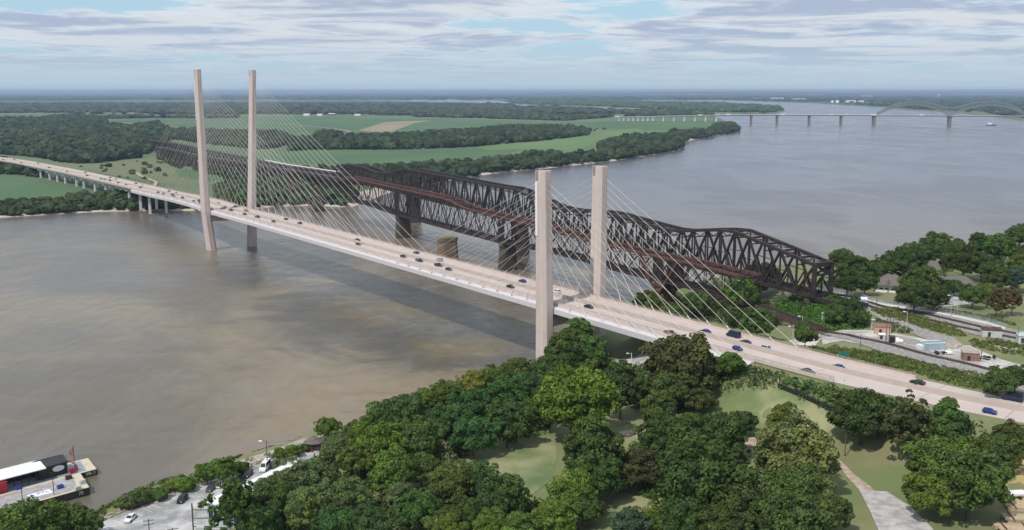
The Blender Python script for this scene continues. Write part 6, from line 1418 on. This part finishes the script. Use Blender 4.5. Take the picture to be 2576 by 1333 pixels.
# front barge: nose corners seen at (226,1224) and (203,1190)
def barge(corner_px, z, wd, Lb, bevel, name, label, rim, top):
    o = wz(*corner_px, z); Lc = local(o); e = empty(name, (o.x, o.y, 0), label, 'barge')
    Q = lambda a, b: Lc(a, b, z).xy
    MB().prism([Q(0, 0), Q(-3, wd), Q(-Lb, wd), Q(-Lb, 0)] if False else [Q(-Lb, 0), Q(0, 0), Q(bevel, wd), Q(-Lb, wd)], -.6, z).build('hull', M['hull'], e)
    MB().prism([Q(-Lb + .1, .15), Q(-.15, .15), Q(bevel - .2, wd - .15), Q(-Lb + .1, wd - .15)], z + .003, z + .12).build('deck_rim', M[rim], e)
    MB().prism([Q(-Lb + 1, 1.2), Q(-3.2, 1.2), Q(bevel - 3.2, wd - 1.2), Q(-Lb + 1, wd - 1.2)], z + .1, z + .2).build('deck_plate', M[top], e)
    return e, Lc
bw = (wz(203, 1190, 2.4) - wz(226, 1226, 2.4)); wd1 = abs(bw.dot(uy)); bv1 = bw.dot(ux)
e1, L1 = barge((226, 1226), 2.4, wd1, 75, bv1, 'work_barge', 'front pale work barge deck with yellow edges at the lower left', 'yellow', 'barge')
bw2 = (wz(222, 1152, 1.9) - wz(245, 1180, 1.9)); wd2 = abs(bw2.dot(uy)); bv2 = bw2.dot(ux)
e2, L2 = barge((245, 1180), 1.9, wd2, 95, bv2, 'crane_barge', 'rear barge with yellow edges carrying the black shed', 'yellow', 'bluegrey')
def item(name, L_, px, z, label, cat):
    p = wz(*px, z); p.z = z; t = empty(name, p, label, cat, rz=0); return t, p
def obox(p, a, b, z0, la_, lb, h, top=1.0):
    m_ = MB(); c = [(-la_ / 2, -lb / 2), (la_ / 2, -lb / 2), (la_ / 2, lb / 2), (-la_ / 2, lb / 2)]; P = []
    for zz_, s_ in ((z0, 1), (z0 + h, top)):
        for x, y in c: P.append(p + ux * (a + x * s_) + uy * (b + y * s_) + Vector((0, 0, zz_)))
    return m_.hexa(P)
def gable(p, la_, lb, h, rh, o=.4):
    m_ = MB(); k = []
    for sx_ in (-1, 1):
        for (y, z) in ((-lb / 2 - o, h), (0, h + rh), (lb / 2 + o, h), (lb / 2 + o, h + .25), (0, h + rh + .25), (-lb / 2 - o, h + .25)): k.append(tuple(p + ux * (sx_ * (la_ / 2 + o)) + uy * y + Vector((0, 0, z))))
    m_.v = k; m_.f = [(i, (i + 1) % 6, 6 + (i + 1) % 6, 6 + i) for i in range(6)] + [(0, 1, 2, 3, 4, 5)[::-1], (6, 7, 8, 9, 10, 11)]; return m_
t, p = item('dark_shed', L2, (133, 1198), 2.1, 'black shed with ribbed dark roof and white oval emblem on the rear barge', 'shed')
wB = (wz(168, 1194, 2.1) - wz(97, 1214, 2.1)).length
obox(p, 0, 2.5, 0, wB, 6.5, 4.0).build('wall', M['black'], t); g_ = gable(p + uy * 2.5, wB, 6.5, 4.0, 1.2).build('roof', M['black'] if False else simple('ribbed_dark_roof', (.09, .095, .11), .6), t)
mb = MB()
for i in range(22): q = p + ux * (-wB / 2 + wB * (i + .5) / 22); mb.bar(q + uy * -1.1 + Vector((0, 0, 4.36)), q + uy * 2.5 + Vector((0, 0, 5.56)), .14, .12); mb.bar(q + uy * 6.1 + Vector((0, 0, 4.36)), q + uy * 2.5 + Vector((0, 0, 5.56)), .14, .12)
mb.build('roof_rib', M['black'], t)
mb = MB(); q = p + ux * (wB * .18) - uy * .83 + Vector((0, 0, 2.5)); n_ = 20
mb.v = [tuple(q + ux * (1.9 * math.cos(2 * math.pi * i / n_)) + Vector((0, 0, .95 * math.sin(2 * math.pi * i / n_))) - uy * e_) for e_ in (0, .08) for i in range(n_)]; mb.f = [(i, (i + 1) % n_, n_ + (i + 1) % n_, n_ + i) for i in range(n_)] + [tuple(range(n_, 2 * n_)), tuple(range(n_))[::-1]]; mb.build('emblem', M['white'], t)
t, p = item('boat_canopy', L2, (52, 1222), 2.1, 'long white roofed canopy left of the black shed on the rear barge', 'canopy')
gable(p + uy * 2.5, wB * 1.55, 8.5, 4.2, 1.1).build('roof', M['white'], t); mb = MB()
for i in range(7):
    for s_ in (-1.4, 6.4): q = p + ux * (-wB * .75 + wB * 1.5 * i / 6) + uy * s_; mb.bar(q, q + Vector((0, 0, 4.3)), .2)
mb.build('post', M['black'], t); obox(p, 0, 5.5, 0, wB * 1.4, 1.0, 3.2).build('back_wall', M['black'], t)
t, p = item('red_cabin', L2, (-8, 1240), 2.1, 'red cabin under the left end of the white canopy', 'cabin'); obox(p, 0, 0, 0, 5, 4, 3.4).build('wall', M['red'], t); obox(p, 0, 0, 3.4, 5.3, 4.3, .2).build('roof', M['red'], t)
t, p = item('deck_crane', L2, (193, 1184), 2.1, 'small red crane standing on the rear barge', 'crane'); mb = MB()
mb.tube(p, p + Vector((0, 0, 2)), .35, 10); mb.build('pedestal', M['red'], t); mb = MB(); j0 = p + Vector((0, 0, 2)); j1 = j0 - ux * 1.6 + uy * .8 + Vector((0, 0, 1.6)); mb.bar(j0, j1, .32); mb.bar(j1, j1 - ux * 1.8 + uy * .4 - Vector((0, 0, .5)), .22); mb.build('boom', M['red'], t)
t, p = item('flag_pole', L2, (188, 1176), 2.1, 'flag pole with a red and white flag at the end of the black shed', 'flag pole'); MB().tube(p, p + Vector((0, 0, 7.5)), .12, 8).build('pole', M['black'], t); MB().hexa([p + Vector((0, 0, 6.9)), p - ux * 1.7 + Vector((0, 0, 5.9)), p - ux * 1.7 + uy * .1 + Vector((0, 0, 5.9)), p + uy * .1 + Vector((0, 0, 6.9)), p + Vector((0, 0, 4.6)), p - ux * 1.5 + Vector((0, 0, 4.0)), p - ux * 1.5 + uy * .1 + Vector((0, 0, 4.0)), p + uy * .1 + Vector((0, 0, 4.6))][4:] + [p + Vector((0, 0, 6.9)), p - ux * 1.7 + Vector((0, 0, 6.4)), p - ux * 1.7 + uy * .1 + Vector((0, 0, 6.4)), p + uy * .1 + Vector((0, 0, 6.9))]).build('flag', M['cloth'], t)
for px, c_, lab in (((47, 1230), 'blue', 'blue bin under the white canopy'), ((152, 1228), 'blue', 'blue bin standing open on the front barge deck'), ((181, 1187), 'red', 'small red bin beside the black shed end'), ((173, 1205), 'rust', 'rusty machine box near the nose of the front barge'), ((196, 1232), 'grey_steel', 'grey winch at the nose of the front barge'), ((208, 1216), 'grey_steel', 'second grey winch at the outer corner of the front barge')):
    t, p = item('bin' if c_ in ('blue', 'red') else 'deck_machine', L1, px, 2.6, lab, 'bin' if c_ in ('blue', 'red') else 'machine'); m_ = MB()
    for (a, b, w_, d_) in ((0, -.6, 1.8, .1), (0, .6, 1.8, .1), (-.85, 0, .1, 1.1), (.85, 0, .1, 1.1)): mm = obox(p, a, b, 0, w_, d_, 1.0); k = len(m_.v); m_.v += mm.v; m_.f += [tuple(i + k for i in f) for f in mm.f]
    m_.build('side', M[c_], t); obox(p, 0, 0, .05, 1.6, 1.1, .6 if c_ in ('blue', 'red') else 1.2).build('content', M[c_], t)
for px, yt, lab in (((208 - 0, 1245), 1205, 'x'),) if False else (((208, 1325), 0, 'x'),)[:0]: pass
for px, h, lab in (((209 * .995, 1244), 8, ''),)[:0]: pass
for x, y, h, lab in ((136, 1244, 7, 'thin dark lamp mast on the front barge, right one'), (57, 1264, 6.5, 'thin dark lamp mast on the front barge, left one')):
    t, p = item('barge_mast', L1, (x, y), 2.6, lab, 'mast'); MB().tube(p, p + Vector((0, 0, h)), .12, 6).build('pole', M['black'], t); MB().bar(p + Vector((0, 0, h)), p + Vector((-1.2, .3, h + .1)), .12).build('arm', M['black'], t)
# painted sign plate with letters and emblem on the front barge deck
def text(body, name, size, M4, mat, parent=None):
    cu = bpy.data.curves.new(name, 'FONT'); cu.body = body; cu.size = size; cu.align_x = 'CENTER'; cu.align_y = 'CENTER'; cu.extrude = .01
    o = bpy.data.objects.new(name, cu); col.objects.link(o); dg = bpy.context.evaluated_depsgraph_get(); me = bpy.data.meshes.new_from_object(o.evaluated_get(dg)); bpy.data.objects.remove(o)
    me.transform(M4); return meshobj(name, me, mat, parent)
t, p = item('sign_plate', L1, (101, 1242), 2.62, 'white sign plate reading PTL with a blue emblem on the front barge deck', 'sign')
obox(p, 0, 0, 0, 6.6, 3.4, .06).build('plate', M['white'], t); rot = Matrix(((ux.x, uy.x, 0, 0), (ux.y, uy.y, 0, 0), (0, 0, 1, 0), (0, 0, 0, 1)))
text('PTL', 'lettering', 2.2, rot @ Matrix.Translation((.9, .25, .08)), M['blue'], t)
mb = MB(); mb.prism([(p + ux * (-2.4 + .9 * x) + uy * (.1 + .9 * y)).xy for x, y in ((0, 1.3), (.7, 0), (.5, -.7), (-.5, -.7), (-.7, 0))], p.z + .065, p.z + .09); mb.build('emblem', M['blue'], t)
for (e_, cpx, z_, sz, body) in ((e1, (204, 1240.5), 1.35, 1.5, '70'), (e2, (230, 1191), 1.15, 1.3, 'EBL 2')):
    o = wz(226, 1226, 2.4) if e_ is e1 else wz(245, 1180, 1.9); a_ = (wz(*cpx, z_) - o).dot(ux); q = o + ux * a_ - uy * .06; q.z = z_
    m4 = Matrix.Translation(q - e_.location) @ Matrix(((ux.x, 0, -uy.x, 0), (ux.y, 0, -uy.y, 0), (0, 1, 0, 0), (0, 0, 0, 1))); text(body, 'hull_lettering', sz, m4, M['white'], e_)
# ================================================================ HAZE
m_ = bpy.data.materials.new('haze_air'); m_.use_nodes = True; m_.node_tree.nodes.clear(); NT = m_.node_tree
v_ = N('ShaderNodeVolumePrincipled'); v_.inputs['Color'].default_value = (.58, .76, 1.0, 1); v_.inputs['Density'].default_value = 4.6e-5; v_.inputs['Anisotropy'].default_value = .2
mo = N('ShaderNodeOutputMaterial'); L(v_.outputs[0], mo.inputs['Volume'])
hb = MB(); hb.box((0, 42500, 76), (150000, 100000, 172)); ho = hb.build('haze', m_); tag(ho, kind='stuff')
ho['label'] = 'thin blue haze over the whole landscape'; ho['category'] = 'haze'
print('objects', len(bpy.data.objects))
